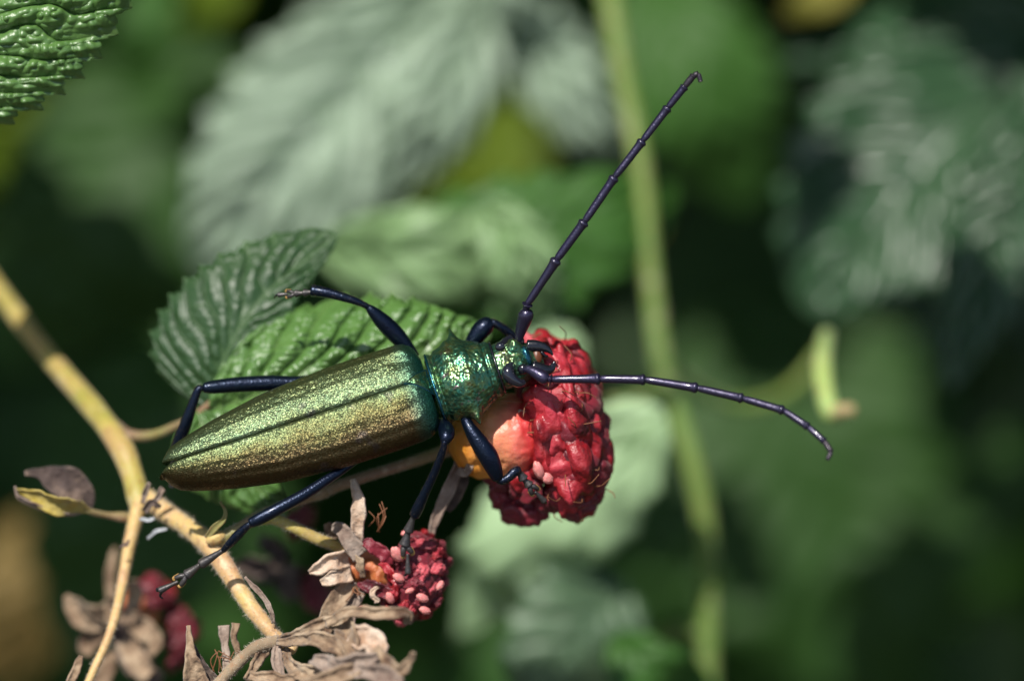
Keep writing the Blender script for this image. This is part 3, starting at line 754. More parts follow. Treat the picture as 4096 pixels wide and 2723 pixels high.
def place(me, name, parent, c, r, A, props=None):
    """object from shared mesh data (unit size in mm) at c with radii r and axes rows A"""
    top = parent
    while top.parent is not None: top = top.parent
    o = bpy.data.objects.new(name, me)
    link(o, parent, props)
    Rw = (FRAME.T @ A.T) @ np.diag(r) @ FRAME      # mesh data was stored in world axes
    T = Matrix.Identity(4)
    for i in range(3):
        for j in range(3): T[i][j] = Rw[i][j]
    w = W(c) - ORG[top.name]
    for i in range(3): T[i][3] = w[i]
    o.matrix_local = T
    return o

# large crushed raspberry
bc = cam(2245, 1700, -5.2)
ax = unit(cam(2330, 1690, -3.6) - cam(1880, 1780, -4.6))
big = thing('overripe_raspberry', 'large crushed overripe raspberry with bare orange core under the beetle head', 'raspberry', cam(1850, 1785, -7))
A = axes_from(ax)                       # rows x, y, axis
# core
s = np.linspace(0, 1, 26)
rows = np.column_stack([cam(1815, 1795, -4.6)[None] + ax[None] * (s * 7.0)[:, None], np.interp(s, [0, 0.05, 0.2, 0.45, 0.7, 0.9, 1], [1.2, 2.1, 2.75, 3.1, 3.05, 2.6, 1.5])])
V, F = tube_geo(rows, 60, 72, 1.0, None, True, 0.0, 0.5, 3, mm=True)
rel = V - cam(1815, 1795, -4.6)
al_ = rel @ ax; rad_ = rel - al_[:, None] * ax
V = V + unit(rad_) * (0.30 * fbm(V, 0.22, 6, 2) + 0.10 * fbm(V, 0.8, 7, 3) - 0.12 * (noise(V, 1.6, 12) > 0.62))[:, None]
part('receptacle', V, F, M['core'], big, attrs={'along': al_ / 7.0})
# flesh below the drupelets
d, F = ball_geo((0, 0, 0), (1, 1, 1), None, 130, 90)
wc = unit(RNG.normal(size=(60, 3)))
F1 = np.sort(np.linalg.norm(d[:, None] - wc[None], axis=2), axis=1)
k = 1 + 0.16 * (0.5 - F1[:, 0]) * 1.4 + 0.16 * (F1[:, 1] - F1[:, 0]) + 0.10 * fbm(d, 2.0, 5, 3) - 0.16 * (1 - np.abs(noise(d, 2.6, 9))) ** 4
k *= np.where(d[:, 2] < -0.35, 0.90, 1.0)
V = bc + (d * np.array([6.8, 4.9, 3.2]) * k[:, None]) @ A
part('flesh', V, F, M['drupe_red'], big)
dm = drupelet_meshes('big', ['drupe_red', 'drupe_dark', 'drupe_pink'], 4, 0.36, 1.4)
cnt = 0
for i in range(52):
    z = 0.98 - 1.36 * (i + 0.5) / 52; a = i * 2.399963
    dr = np.array([math.sqrt(max(0, 1 - z * z)) * math.cos(a), math.sqrt(max(0, 1 - z * z)) * math.sin(a), z])
    p = bc + (dr * np.array([6.7, 4.8, 3.3]) * (0.90 + 0.10 * random.random())) @ A
    nrm = unit((dr / np.array([6.8, 4.9, 3.3])) @ A)
    if nrm[2] < -0.55: continue
    # the rim away from the beetle is drier, its shaded side painted darker
    rim = (p[0] - bc[0]) / 4.0 - 0.35 * (p[1] - bc[1]) / 6.0
    mi = 1 if rim + 0.5 * random.random() > 0.34 else (0 if random.random() < 0.9 else 2)
    Aq = axes_from(nrm, unit(RNG.normal(size=3)))
    r = random.uniform(1.25, 1.9)
    place(dm[mi * 4 + i % 4], 'drupelet', big, p - nrm * 0.45, [r, r * random.uniform(0.65, 0.95), r * random.uniform(0.45, 0.7)], Aq); cnt += 1
# lower flap of dark drupelets
for (x, y, z, rr, mi) in [(2098, 1895, -3.6, 1.2, 0), (2135, 1945, -3.8, 1.2, 1), (2070, 1930, -4.8, 1.2, 1), (2020, 1990, -6.5, 1.35, 1), (2060, 2040, -6, 1.25, 1), (2130, 2050, -5.5, 1.2, 1), (2000, 1930, -6, 1.2, 1), (2090, 1965, -5.4, 1.3, 0), (2190, 2000, -5, 1.3, 1), (2260, 1985, -4.8, 1.3, 1), (2310, 1925, -5, 1.25, 1),
                          (2360, 1780, -5.5, 1.3, 1), (2385, 1690, -5.8, 1.25, 1), (2360, 1850, -5.5, 1.2, 1), (2120, 1380, -7, 1.2, 2), (2180, 1400, -7.5, 1.2, 2), (2250, 1470, -6.5, 1.2, 2)]:
    place(dm[mi * 4 + random.randrange(4)], 'drupelet', big, cam(x, y, z), [rr, rr * 0.9, rr * 0.7], axes_from(unit(RNG.normal(size=3) * 0.4 + [0, 0, 1]), unit(RNG.normal(size=3))))
sm = drupelet_meshes('seed', ['seed'], 1, 0.06, 1.0)[0]
for (x, y, z, a, L) in [(2155, 1880, -0.4, 70, 0.95), (2190, 1912, -0.6, 30, 0.6)]:
    dd = np.array([math.cos(math.radians(a)), -math.sin(math.radians(a)), 0.1])
    place(sm, 'seed', big, cam(x, y, z), [0.42, L * 0.5, L], axes_from(dd))
for pth in ([(2130, 1600, -1.2, 4), (2165, 1560, -0.8, 4), (2195, 1535, -0.6, 3)], [(2110, 1730, -1.2, 3), (2160, 1725, -0.7, 3.5), (2180, 1695, -0.6, 3.5), (2180, 1665, -0.8, 3)],
            [(2130, 1352, -5.5, 5), (2150, 1340, -5.2, 5), (2165, 1330, -5, 4)], [(2240, 1640, -1.5, 3), (2270, 1610, -1.2, 3), (2300, 1600, -1.2, 2)]):
    tube('style', pth, M['style'], big, 12, 6)
for i in range(26):
    dr = unit(np.array([random.uniform(-1, 1), random.uniform(0.1, 1), random.uniform(-0.5, 0.8)]))
    p0 = bc + (dr * np.array([6.8, 4.9, 3.3])) @ A
    nn = unit((dr / np.array([6.8, 4.9, 3.3])) @ A)
    if nn[2] < 0.1: continue
    sd_ = unit(RNG.normal(size=3))
    rows = [np.append(p0 + nn * 0.3, 0.045), np.append(p0 + nn * 0.9 + sd_ * 0.35, 0.04), np.append(p0 + nn * 1.1 + sd_ * 1.2, 0.03)]
    tube('style', rows, M['style'], big, 10, 5, mm=True)
for i, (pth, wd, mt) in enumerate([
        ([(2085, 1640, -2.2), (2080, 1690, -1.9), (2090, 1745, -2.2)], [14, 22, 16], 'dry_pale'),
        ([(2085, 1770, -2.4), (2105, 1785, -2.2), (2125, 1800, -2.4)], [8, 14, 6], 'dry_pale'),
        ([(1840, 1740, -3.6), (1870, 1790, -2.8), (1885, 1850, -2.6), (1860, 1890, -2.8), (1835, 1880, -3)], [22, 20, 18, 18, 12], 'dry_grey'),
        ([(1850, 1800, -4.4), (1820, 1900, -4.0), (1775, 2000, -4.2), (1735, 2090, -4.6), (1722, 2160, -5)], [26, 28, 26, 20, 8], 'dry_grey'),
        ([(1870, 1830, -4.6), (1850, 1920, -4.6), (1820, 1990, -5), (1790, 2040, -5.4)], [26, 34, 32, 14], 'dry_dark'),
        ([(1830, 1700, -6), (1800, 1660, -6), (1770, 1640, -6.5)], [24, 22, 10], 'dry_tan')]):
    sepal('sepal', big, M[mt], pth, wd, cup=0.5, crinkle=0.3, seed=40 + i, n=26, m=11)

# small shrivelled raspberry
sc_ = cam(1655, 2312, -4.4)
small = thing('shrivelled_raspberry', 'small shrivelled raspberry with pale seeds and ragged orange core below the beetle', 'raspberry', cam(1400, 2210, -4))
axs = unit(cam(1700, 2350, -4.2) - cam(1420, 2250, -4.2))
As = axes_from(axs)
s = np.linspace(0, 1, 22)
rows = np.column_stack([cam(1385, 2235, -4.4)[None] + axs[None] * (s * 4.6)[:, None], 1.7 * np.sqrt(np.clip(np.sin(np.pi * (0.10 + 0.85 * s) ** 0.8), 0, 1))])
V, F = tube_geo(rows, 40, 44, 1.0, None, True, 0.26, 1.0, 5, mm=True)
part('receptacle', V, F, M['core_dry'], small)
d, F = ball_geo((0, 0, 0), (1, 1, 1), None, 70, 50)
k = 1 + 0.10 * fbm(d, 3, 15, 3)
V = sc_ + (d * np.array([3.2, 2.5, 2.2]) * k[:, None]) @ As
part('flesh', V, F, M['drupe_dark'], small)
dm2 = drupelet_meshes('small', ['drupe_dark', 'drupe_pink', 'drupe_red'], 4, 0.42, 1.9)
for i in range(80):
    z = 0.99 - 1.6 * (i + 0.5) / 80; a = i * 2.399963
    dr = np.array([math.sqrt(max(0, 1 - z * z)) * math.cos(a), math.sqrt(max(0, 1 - z * z)) * math.sin(a), z])
    dr = unit(dr + 0.12 * RNG.normal(size=3))
    p = sc_ + (dr * np.array([3.25, 2.55, 2.25]) * random.uniform(0.88, 1.08)) @ As
    nrm = unit((dr / np.array([3.2, 2.5, 2.2])) @ As)
    if nrm[2] < -0.5: continue
    mi = random.choice([0, 0, 2, 2, 1]) if nrm[2] > 0.2 else random.choice([0, 0, 0, 2])
    r = random.uniform(0.45, 0.75)
    place(dm2[mi * 4 + i % 4], 'drupelet', small, p, [r * 0.75, r * 1.1, r * 0.7], axes_from(nrm, unit(RNG.normal(size=3))))
for (x, y, z, a, L) in [(1590, 2215, -1.2, -60, 0.85), (1595, 2310, -1.6, -20, 0.6), (1560, 2390, -1.8, -70, 0.6), (1690, 2390, -1.5, -15, 0.6), (1700, 2440, -1.8, -10, 0.55), (1760, 2340, -1.9, 60, 0.5), (1625, 2130, -2.4, 20, 0.5), (1640, 2360, -1.5, 30, 0.45), (1455, 2435, -2, 0, 0.5)]:
    dd = np.array([math.cos(math.radians(a)), math.sin(math.radians(a)), 0.15])
    place(sm, 'seed', small, cam(x, y, z), [0.34 * L / 0.6, 0.27, L * 1.05], axes_from(dd))
for i, (pth, wd, mt) in enumerate([
        ([(1425, 2190, -2.6), (1430, 2110, -1.8), (1435, 2030, -1.4), (1425, 1965, -1.5), (1412, 1915, -1.8)], [30, 28, 32, 20, 9], 'dry_pale'),
        ([(1440, 2220, -2.2), (1400, 2170, -1.8), (1370, 2120, -2), (1330, 2110, -2.8)], [40, 34, 30, 12], 'dry_grey'),
        ([(1400, 2240, -2.4), (1330, 2245, -1.6), (1280, 2270, -1.6), (1240, 2290, -2)], [46, 44, 36, 10], 'dry_pale'),
        ([(1400, 2290, -2.2), (1330, 2310, -1.6), (1285, 2330, -1.8)], [34, 34, 14], 'dry_pale'),
        ([(1400, 2330, -2.8), (1350, 2400, -2.2), (1310, 2480, -2), (1290, 2560, -2)], [40, 44, 40, 30], 'dry_tan'),
        ([(1440, 2340, -3), (1390, 2440, -2.6), (1370, 2540, -2.2)], [36, 40, 44], 'dry_grey'),
        ([(1350, 2150, -4), (1320, 2110, -4), (1310, 2090, -4)], [26, 24, 10], 'dry_tan')]):
    sepal('sepal', small, M[mt], pth, wd, cup=0.45, crinkle=0.35, seed=60 + i, n=28, m=13, thick=0.2)
for i, (pth, wd, mt) in enumerate([
        ([(1440, 2170, -2.4), (1490, 2180, -1.9), (1540, 2230, -1.9), (1570, 2260, -2.2)], [20, 40, 40, 20], 'drupe_dark'),
        ([(1430, 2330, -2.4), (1490, 2350, -2.0), (1540, 2370, -2.0), (1580, 2400, -2.3)], [16, 34, 36, 18], 'drupe_dark'),
        ([(1520, 2250, -1.9), (1560, 2290, -1.8), (1590, 2350, -2.0)], [14, 30, 20], 'drupe_red'),
        ([(1410, 2220, -2.3), (1440, 2250, -2.0), (1450, 2310, -2.2)], [20, 24, 14], 'dry_tan'),
        ([(1520, 2330, -2), (1500, 2370, -1.8), (1505, 2410, -2)], [12, 18, 8], 'dry_pale')]):
    sepal('torn_skin', small, M[mt], pth, [q * 0.75 for q in wd], cup=0.3, crinkle=0.9, seed=200 + i, n=24, m=11)
for i in range(11):
    x0, y0 = random.choice([(1480, 2120), (1440, 2360), (1380, 2340), (1500, 2380)])
    x0 += random.uniform(-25, 40); y0 += random.uniform(-20, 20)
    dx, dy = random.uniform(-30, 50), (random.uniform(-120, -60) if y0 < 2200 else random.uniform(20, 60))
    tube('stamen', [(x0, y0, -2.4, 3), (x0 + dx * 0.5 + random.uniform(-20, 20), y0 + dy * 0.5, -1.8, 2.4), (x0 + dx * 0.6 + random.uniform(-25, 25), y0 + dy, -1.8, 2)], M['style'], small, 10, 5)

# ------------------------------------------------------------------ dried calyx clusters along the bottom
dry = thing('dried_fruit_cluster', 'tangle of dried tan sepals at the end of the cane below the berries', 'dried calyx', cam(1180, 2600, 0))
items = [
    ([(1120, 2560, 1), (1200, 2530, 3), (1290, 2490, 4.5), (1340, 2470, 5)], [16, 24, 26, 16], 'dry_tan'),
    ([(1110, 2570, 1.5), (1240, 2560, 4), (1350, 2580, 5.5), (1450, 2620, 6)], [14, 34, 50, 20], 'dry_tan'),
    ([(1300, 2490, 5), (1400, 2450, 6), (1520, 2455, 7), (1625, 2455, 7), (1636, 2490, 6.5)], [20, 28, 30, 24, 14], 'dry_tan'),
    ([(1330, 2480, 3), (1380, 2500, 5), (1400, 2560, 6.5), (1420, 2620, 7)], [40, 56, 60, 40], 'dry_tan'),
    ([(1400, 2540, 6), (1470, 2560, 7), (1500, 2590, 7.5), (1490, 2640, 8)], [40, 60, 56, 30], 'dry_pale'),
    ([(1140, 2600, 1), (1170, 2660, 3), (1230, 2690, 5), (1330, 2670, 6), (1420, 2620, 7)], [16, 30, 46, 44, 20], 'dry_tan'),
    ([(1260, 2640, 6), (1350, 2670, 8), (1430, 2650, 9), (1510, 2620, 9.5)], [26, 50, 46, 20], 'dry_grey'),
    ([(1500, 2590, 8), (1540, 2640, 9), (1600, 2680, 10), (1640, 2640, 10.5), (1655, 2610, 11)], [18, 26, 24, 16, 12], 'dry_tan'),
    ([(1480, 2640, 8), (1400, 2690, 9), (1300, 2720, 9), (1180, 2760, 9)], [30, 40, 36, 20], 'dry_tan'),
    ([(1110, 2560, 0.5), (1110, 2640, 2), (1130, 2720, 3.5)], [18, 26, 20], 'dry_grey'),
    ([(1090, 2570, 0), (1030, 2640, 1.5), (985, 2720, 2.5)], [14, 22, 20], 'dry_tan'),
    ([(1440, 2690, 9), (1520, 2700, 10), (1600, 2740, 11)], [40, 50, 30], 'dry_grey'),
    ([(1000, 2700, 3), (1080, 2710, 4), (1180, 2720, 5)], [20, 30, 24], 'dry_tan'),
]
for i, (pth, wd, mt) in enumerate(items):
    sepal('sepal', dry, M[mt], pth, wd, cup=0.55, crinkle=0.4, seed=90 + i, n=36, m=13, thick=0.22, face=(random.uniform(-.3, .3), random.uniform(-.1, .5), 1))
tube('stalk', [(1120, 2560, 0.5, 26), (1020, 2590, 1, 26), (940, 2660, 1.5, 24), (850, 2760, 2, 24)], M['stem_dry'], dry, 30, 12, rough=0.1, freq=0.8)
hairs('hairs', [(1120, 2560, 0.5, 26), (1020, 2590, 1, 26), (940, 2660, 1.5, 24), (850, 2760, 2, 24)], 500, 0.3, dry, M['hair'], 9)
dv = thing('dried_calyx', 'brown dried calyx with upright pointed sepals at the lower picture edge beside the cane end', 'dried calyx', cam(820, 2760, 1))
for i, (pth, wd, mt) in enumerate([
        ([(800, 2790, 1), (780, 2700, 1.5), (765, 2600, 1.6), (755, 2500, 1.2)], [70, 50, 20, 6], 'dry_tan'),
        ([(840, 2790, 0), (820, 2720, 0), (790, 2650, 0.4), (770, 2580, 0.4)], [60, 60, 34, 10], 'dry_dark'),
        ([(880, 2760, -0.5), (910, 2680, -0.6), (900, 2580, -1), (895, 2500, -1.2)], [14, 18, 14, 24], 'dry_grey'),
        ([(930, 2700, -0.6), (950, 2620, -0.8), (935, 2550, -1), (940, 2490, -1.2)], [14, 12, 12, 16], 'dry_tan')]):
    sepal('sepal', dv, M[mt], pth, wd, cup=0.4, crinkle=0.35, seed=120 + i, thick=0.16)
for i in range(7):
    x0 = random.uniform(840, 930)
    tube('stamen', [(x0, 2690, -0.5, 2.6), (x0 + random.uniform(-30, 20), 2640, -0.3, 2.3), (x0 + random.uniform(-50, 30), random.uniform(2580, 2630), -0.3, 2)], M['style'], dv, 8, 5)
dz = thing('dry_sepal_tip', 'single pale twisted dry sepal tip poking up at the bottom left edge', 'dried calyx', cam(260, 2760, -2))
sepal('sepal', dz, M['dry_tan'], [(250, 2790, -2), (285, 2720, -2), (310, 2660, -2), (325, 2622, -2.2)], [26, 20, 16, 8], cup=0.6, crinkle=0.35, seed=140)

# blurred withered berry behind the thin branch
bb = thing('withered_raspberry', 'blurred withered raspberry with grey papery sepals and red remnants behind the thin branch', 'raspberry', cam(480, 2420, -20))
for i, (pth, wd, mt) in enumerate([
        ([(470, 2420, -20), (400, 2470, -18), (330, 2460, -17), (290, 2420, -17), (262, 2380, -17)], [40, 56, 60, 40, 10], 'dry_tan'),
        ([(460, 2430, -19), (390, 2520, -18), (350, 2580, -18), (360, 2620, -18)], [50, 60, 44, 16], 'dry_tan'),
        ([(450, 2400, -21), (440, 2320, -21), (450, 2250, -21), (458, 2190, -22)], [20, 22, 18, 6], 'dry_tan'),
        ([(530, 2430, -19), (540, 2360, -18), (525, 2320, -18)], [30, 36, 14], 'dry_tan'),
        ([(500, 2450, -18), (580, 2520, -17), (620, 2560, -17), (600, 2620, -17)], [40, 56, 40, 16], 'dry_tan'),
        ([(480, 2480, -18), (520, 2580, -18), (560, 2660, -18), (640, 2720, -19)], [50, 70, 70, 30], 'dry_dark'),
        ([(500, 2560, -18), (560, 2660, -17), (600, 2700, -17)], [40, 60, 40], 'dry_tan'),
        ([(440, 2600, -19), (420, 2690, -19), (390, 2760, -19)], [40, 44, 30], 'dry_tan')]):
    sepal('sepal', bb, M[mt], pth, wd, cup=0.45, crinkle=0.3, seed=150 + i, thick=0.2)
V, F = ball_geo(cam(545, 2440, -22), np.array([1.7, 2.0, 1.6]), None, 24, 16, 0.15, 1.5, 3)
part('receptacle', V, F, M['core_dry'], bb)
for (x, y, z, r, mi) in [(600, 2345, -22, 1.5, 1), (640, 2370, -22, 1.3, 0), (620, 2390, -21.5, 1.2, 1), (680, 2400, -23, 1.0, 1), (715, 2480, -23, 1.2, 1), (740, 2530, -23, 1.3, 1), (715, 2570, -22.5, 1.2, 1), (730, 2610, -23, 1.0, 1), (690, 2650, -23, 0.8, 1)]:
    place(dm[mi * 4 + random.randrange(4)], 'drupelet', bb, cam(x, y, z), [r, r, r * 0.8], axes_from(unit(RNG.normal(size=3))))
wb = thing('withered_raspberry', 'dim blurred withered berry and sepals in the shade behind the small raspberry stalk', 'raspberry', cam(1150, 2250, -26))
for i, (pth, wd, mt) in enumerate([
        ([(1150, 2250, -26), (1060, 2280, -25), (990, 2260, -25), (940, 2290, -25)], [40, 60, 50, 16], 'dry_dark'),
        ([(1160, 2260, -26), (1150, 2340, -25), (1180, 2400, -25)], [40, 60, 24], 'dry_dark'),
        ([(1140, 2230, -26), (1080, 2180, -26), (1040, 2150, -27)], [30, 44, 14], 'dry_dark')]):
    sepal('sepal', wb, M[mt], pth, wd, cup=0.45, crinkle=0.3, seed=170 + i, thick=0.2)
for (x, y, z, r) in [(1230, 2330, -27, 1.5), (1280, 2370, -27, 1.4), (1260, 2400, -26.5, 1.3), (1180, 2090, -24, 1.2), (1220, 2060, -24.5, 1.1)]:
    place(dm[4 + random.randrange(4)], 'drupelet', wb, cam(x, y, z), [r, r, r * 0.8], axes_from(unit(RNG.normal(size=3))))

# ------------------------------------------------------------------ the beetle
TH = math.radians(24)
Fv = np.array([0.9497, 0.3133, 0]); pv = np.array([-0.3133, 0.9497, 0]); vv = np.array([0, 0, 1.0])
Nv = math.cos(TH) * vv + math.sin(TH) * pv
Yv = math.cos(TH) * pv - math.sin(TH) * vv
O = cam(664, 1898, 0)
def BL(x, y, z):
    x, y, z = np.broadcast_arrays(np.asarray(x, float), np.asarray(y, float), np.asarray(z, float))
    return O + x[..., None] * Fv + y[..., None] * Yv + z[..., None] * Nv

beetle = thing('beetle', 'metallic green longhorn beetle with blue-black legs and antennae standing on raspberries', 'beetle', BL(14, 0, -2.5))
SX = np.array([-25, -8, 5, 40, 85, 139, 250, 298, 450, 520, 709, 738, 919, 1028, 1060, 1085, 1100, 1112]) / PX
SW = np.array([18, 48, 68, 90, 106, 121, 148, 157, 184, 190, 203, 204, 206, 203, 198, 182, 160, 120]) / PX
BZ = 47.0 / PX / math.sin(TH)
def half_a(x):
    s = np.interp(x, SX, SW)
    return np.sqrt(np.maximum(s * s - (47 / PX) ** 2 * 0.8, 0.01)) / math.cos(TH) * 0.985
def top_b(x):
    return BZ * (1 - 0.30 * np.clip((2.2 - x) / 2.6, 0, 1) ** 2 - 0.55 * np.clip((x - 19.3) / 1.4, 0, 1) ** 2.2)

def elytron(side):
    x0 = 0.10 if side > 0 else -0.46
    nx, nf = 170, 64
    t = np.linspace(0, 1, nx)
    x = x0 + (20.58 - x0) * (t ** 1.0 + 0.0)
    x = x0 + (20.58 - x0) * (0.5 - 0.5 * np.cos(np.pi * t)) * 0.35 + (20.58 - x0) * t * 0.65
    a = half_a(x); b = top_b(x)
    tip_y = 0.46 if side > 0 else 0.62
    yin = 0.028 + (tip_y - 0.028) * np.clip(1 - (x - x0) / 1.5, 0, 1) ** 2.2
    # round the tip: width goes to zero at x0
    clo = np.clip((x - x0) / (1.25 if side < 0 else 1.0), 0, 1)
    a = yin + (np.maximum(a, yin + 0.02) - yin) * np.sqrt(1 - (1 - clo) ** 2)
    ph = np.linspace(0, 1, nf)
    phs = np.minimum(ph / 0.86, 1.0) * np.pi / 2; tuck = np.clip((ph - 0.86) / 0.14, 0, 1)
    e = 2 / 2.35
    Yl = yin[:, None] + (a - yin)[:, None] * (np.sin(phs)[None] ** e) - 0.30 * tuck[None] * np.minimum(a, 1)[:, None]
    Zl = b[:, None] * np.maximum(np.cos(phs)[None], 0) ** e - 0.45 * tuck[None]
    frac = Yl / np.maximum(half_a(x)[:, None], 0.1)
    # suture edge rolls down, faint lengthwise ribs
    Zl -= 0.14 * np.exp(-((Yl - yin[:, None]) / 0.09) ** 2)
    fade = np.clip((x - 1.5) / 3, 0, 1)[:, None] * np.clip((20.2 - x) / 1.5, 0, 1)[:, None]
    for c0, am in ((0.42, 0.02), (0.72, 0.045), (0.88, 0.03)):
        Zl += am * fade * np.exp(-((frac - c0) / 0.05) ** 2)
        Zl -= am * 0.8 * fade * np.exp(-((frac - c0 - 0.09) / 0.05) ** 2)
    # shoulder hump
    X = np.broadcast_to(x[:, None], Yl.shape)
    Zl += 0.22 * np.exp(-((X - 19.3) / 0.8) ** 2 - ((frac - 0.72) / 0.2) ** 2)
    Zl -= 0.20 * np.exp(-((X - 19.2) / 0.9) ** 2 - ((frac - 0.48) / 0.14) ** 2)
    rnd = np.sqrt(1 - (1 - np.clip((x - x0) / 0.8, 0, 1)) ** 2)[:, None]
    zt = 0.72 * b[:, None]
    Zl = zt + (Zl - zt) * rnd
    P = BL(X, side * Yl, Zl)
    Pn = P + (0.035 * fbm(P, 0.6, 8, 2))[..., None] * Nv
    across = 0.5 - side * 0.5 * np.clip(ph * np.ones_like(Yl), 0, 1) * 0.98
    F = grid_faces(nx, nf)
    if side < 0: F = F[:, ::-1]
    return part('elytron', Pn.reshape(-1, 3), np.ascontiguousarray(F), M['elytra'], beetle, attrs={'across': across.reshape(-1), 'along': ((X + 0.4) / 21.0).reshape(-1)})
elytron(1); elytron(-1)

# abdomen and breast below
st = np.linspace(0, 1, 40); xs = 0.5 + 20.4 * st
ang = np.linspace(0, 2 * np.pi, 36, endpoint=False)
aw = np.maximum(half_a(xs) - 0.42, 0.1) * np.clip(np.sin(np.pi * (0.03 + 0.95 * st)) * 4, 0.1, 1)
Yb = aw[:, None] * np.cos(ang); up_ = np.sin(ang) > 0
Zb = -0.15 + np.where(up_, 0.9, (1.6 + 1.2 * np.clip((st - 0.45) / 0.4, 0, 1))[:, None]) * np.sin(ang) * np.clip(aw / 2, 0.15, 1)[:, None]
V = BL(np.broadcast_to(xs[:, None], Yb.shape), Yb, Zb).reshape(-1, 3)
part('abdomen', V, np.ascontiguousarray(grid_faces(40, 36, True)), M['black'], beetle)

# scutellum with its groove
def plate(name, outline, lift, mat):
    o = np.array(outline); c = o.mean(0)
    rings = [1.0, 0.93, 0.6, 0.0001]; zz = [-0.12, 0.0, 0.05, 0.06]
    V = []
    for r, z in zip(rings, zz):
        q = c + (o - c) * r
        V.append(BL(q[:, 0], q[:, 1], top_b(q[:, 0]) + lift + z))
    V = np.concatenate(V)
    return part(name, V, np.ascontiguousarray(grid_faces(4, len(o), True)), mat, beetle)
tri = [(18.95, 0.0)] + [(18.95 + 1.75 * t, 0.95 * t ** 1.15) for t in np.linspace(0.12, 1, 9)] + [(20.75, 0.5), (20.78, 0), (20.75, -0.5)] + [(18.95 + 1.75 * t, -0.95 * t ** 1.15) for t in np.linspace(1, 0.12, 9)]
c_ = np.mean(tri, 0)
plate('scutellum_groove', [tuple(c_ + (np.array(q) - c_) * np.array([1.16, 1.22])) for q in tri], 0.03, M['teal'])
plate('scutellum', tri, 0.10, M['thorax'])

# pronotum
def loft(name, xs, ay, az, zc, mat, nx=80, na=72, bumps=(), grooves=(), parent=None, low=1.0, nz=0.03, seed=0):
    x = np.linspace(xs[0], xs[-1], nx)
    A_, B_, Zc = (np.interp(x, xs, q) for q in (ay, az, zc))
    k = np.ones(5) / 5
    sm_ = lambda q: np.convolve(np.pad(q, 2, 'edge'), k, 'valid')
    A_, B_, Zc = sm_(A_), sm_(B_), sm_(Zc)
    al = np.linspace(0, 2 * np.pi, na, endpoint=False)
    ca, sa = np.cos(al), np.sin(al)
    Yl = A_[:, None] * ca; Zl = Zc[:, None] + np.where(sa > 0, B_[:, None], B_[:, None] * low) * sa
    X = np.broadcast_to(x[:, None], Yl.shape).copy()
    dn = np.zeros_like(Yl)
    for bx, ba, amp, sx, sa_ in bumps:
        da = (np.degrees(al)[None] - ba + 180) % 360 - 180
        dn += amp * np.exp(-((X - bx) / sx) ** 2 - (da / sa_) ** 2)
    for gx, amp, w in grooves:
        dn -= amp * np.exp(-((X - gx) / w) ** 2)
    P = BL(X, Yl, Zl)
    dn += nz * fbm(P, 1.1, seed, 3)
    P = P + dn[..., None] * (ca[None, :, None] * Yv + sa[None, :, None] * Nv)
    V = P.reshape(-1, 3)
    F = [tuple(int(i) for i in f) for f in grid_faces(nx, na, True)]
    i0, i1 = len(V), len(V) + 1
    V = np.vstack([V, BL(x[0], 0, Zc[0])[None], BL(x[-1], 0, Zc[-1])[None]])
    for q in range(na):
        F.append((i0, (q + 1) % na, q)); F.append((i1, (nx - 1) * na + q, (nx - 1) * na + (q + 1) % na))
    return part(name, V, F, mat, parent or beetle)
pro = loft('pronotum', [20.75, 20.95, 21.3, 21.8, 22.6, 23.3, 24.2, 24.9, 25.5, 25.75], [2.1, 2.78, 2.82, 2.88, 3.08, 3.1, 2.75, 2.38, 2.18, 1.9],
           [1.5, 2.0, 2.0, 2.15, 2.35, 2.35, 2.15, 1.95, 1.85, 1.6], [-0.45] * 10, M['thorax'],
           bumps=[(23.3, 8, 0.62, 0.42, 15), (23.3, 172, 0.62, 0.42, 15), (23.3, 8, 0.45, 0.16, 6), (23.3, 172, 0.45, 0.16, 6),
                  (22.4, 62, 0.20, 0.45, 14), (22.4, 118, 0.20, 0.45, 14), (23.7, 70, 0.20, 0.4, 12), (23.7, 112, 0.22, 0.4, 12), (22.6, 150, 0.16, 0.4, 12), (22.6, 30, 0.16, 0.4, 12), (23.0, 92, -0.12, 0.5, 10),
                  (23.9, 140, -0.14, 0.3, 10), (24.3, 40, -0.12, 0.3, 12)],
           grooves=[(21.35, 0.20, 0.16), (25.15, 0.12, 0.14)], low=1.1, seed=3, nz=0.06)
def ring(name, x, ay, az, zc, r, mat, parent):
    al = np.linspace(0, 2 * np.pi, 49)
    P = BL(np.full(49, x), ay * np.cos(al), zc + az * np.sin(al))
    return tube(name, np.column_stack([P, np.full(49, r)]), mat, parent, 96, 8, mm=True)
ring('collar', 20.95, 2.68, 1.98, -0.45, 0.10, M['teal'], pro)
ring('collar', 25.78, 1.98, 1.72, -0.45, 0.09, M['black'], pro)

# head
hd = loft('head', [25.4, 25.8, 26.3, 26.8, 27.3, 27.8, 28.3, 28.7, 29.0, 29.2], [1.6, 1.78, 1.85, 1.9, 1.85, 1.6, 1.25, 1.15, 1.05, 0.6],
          [1.35, 1.5, 1.55, 1.6, 1.55, 1.4, 1.1, 0.85, 0.6, 0.3], [-0.45, -0.45, -0.45, -0.45, -0.5, -0.55, -0.65, -0.75, -0.8, -0.85], M['head'],
          bumps=[(27.6, 62, 0.42, 0.42, 16), (27.6, 118, 0.42, 0.42, 16), (27.5, 90, -0.22, 0.6, 8), (26.9, 90, -0.10, 0.25, 40), (28.1, 90, -0.15, 0.14, 50)], low=1.0, seed=9, nz=0.05)
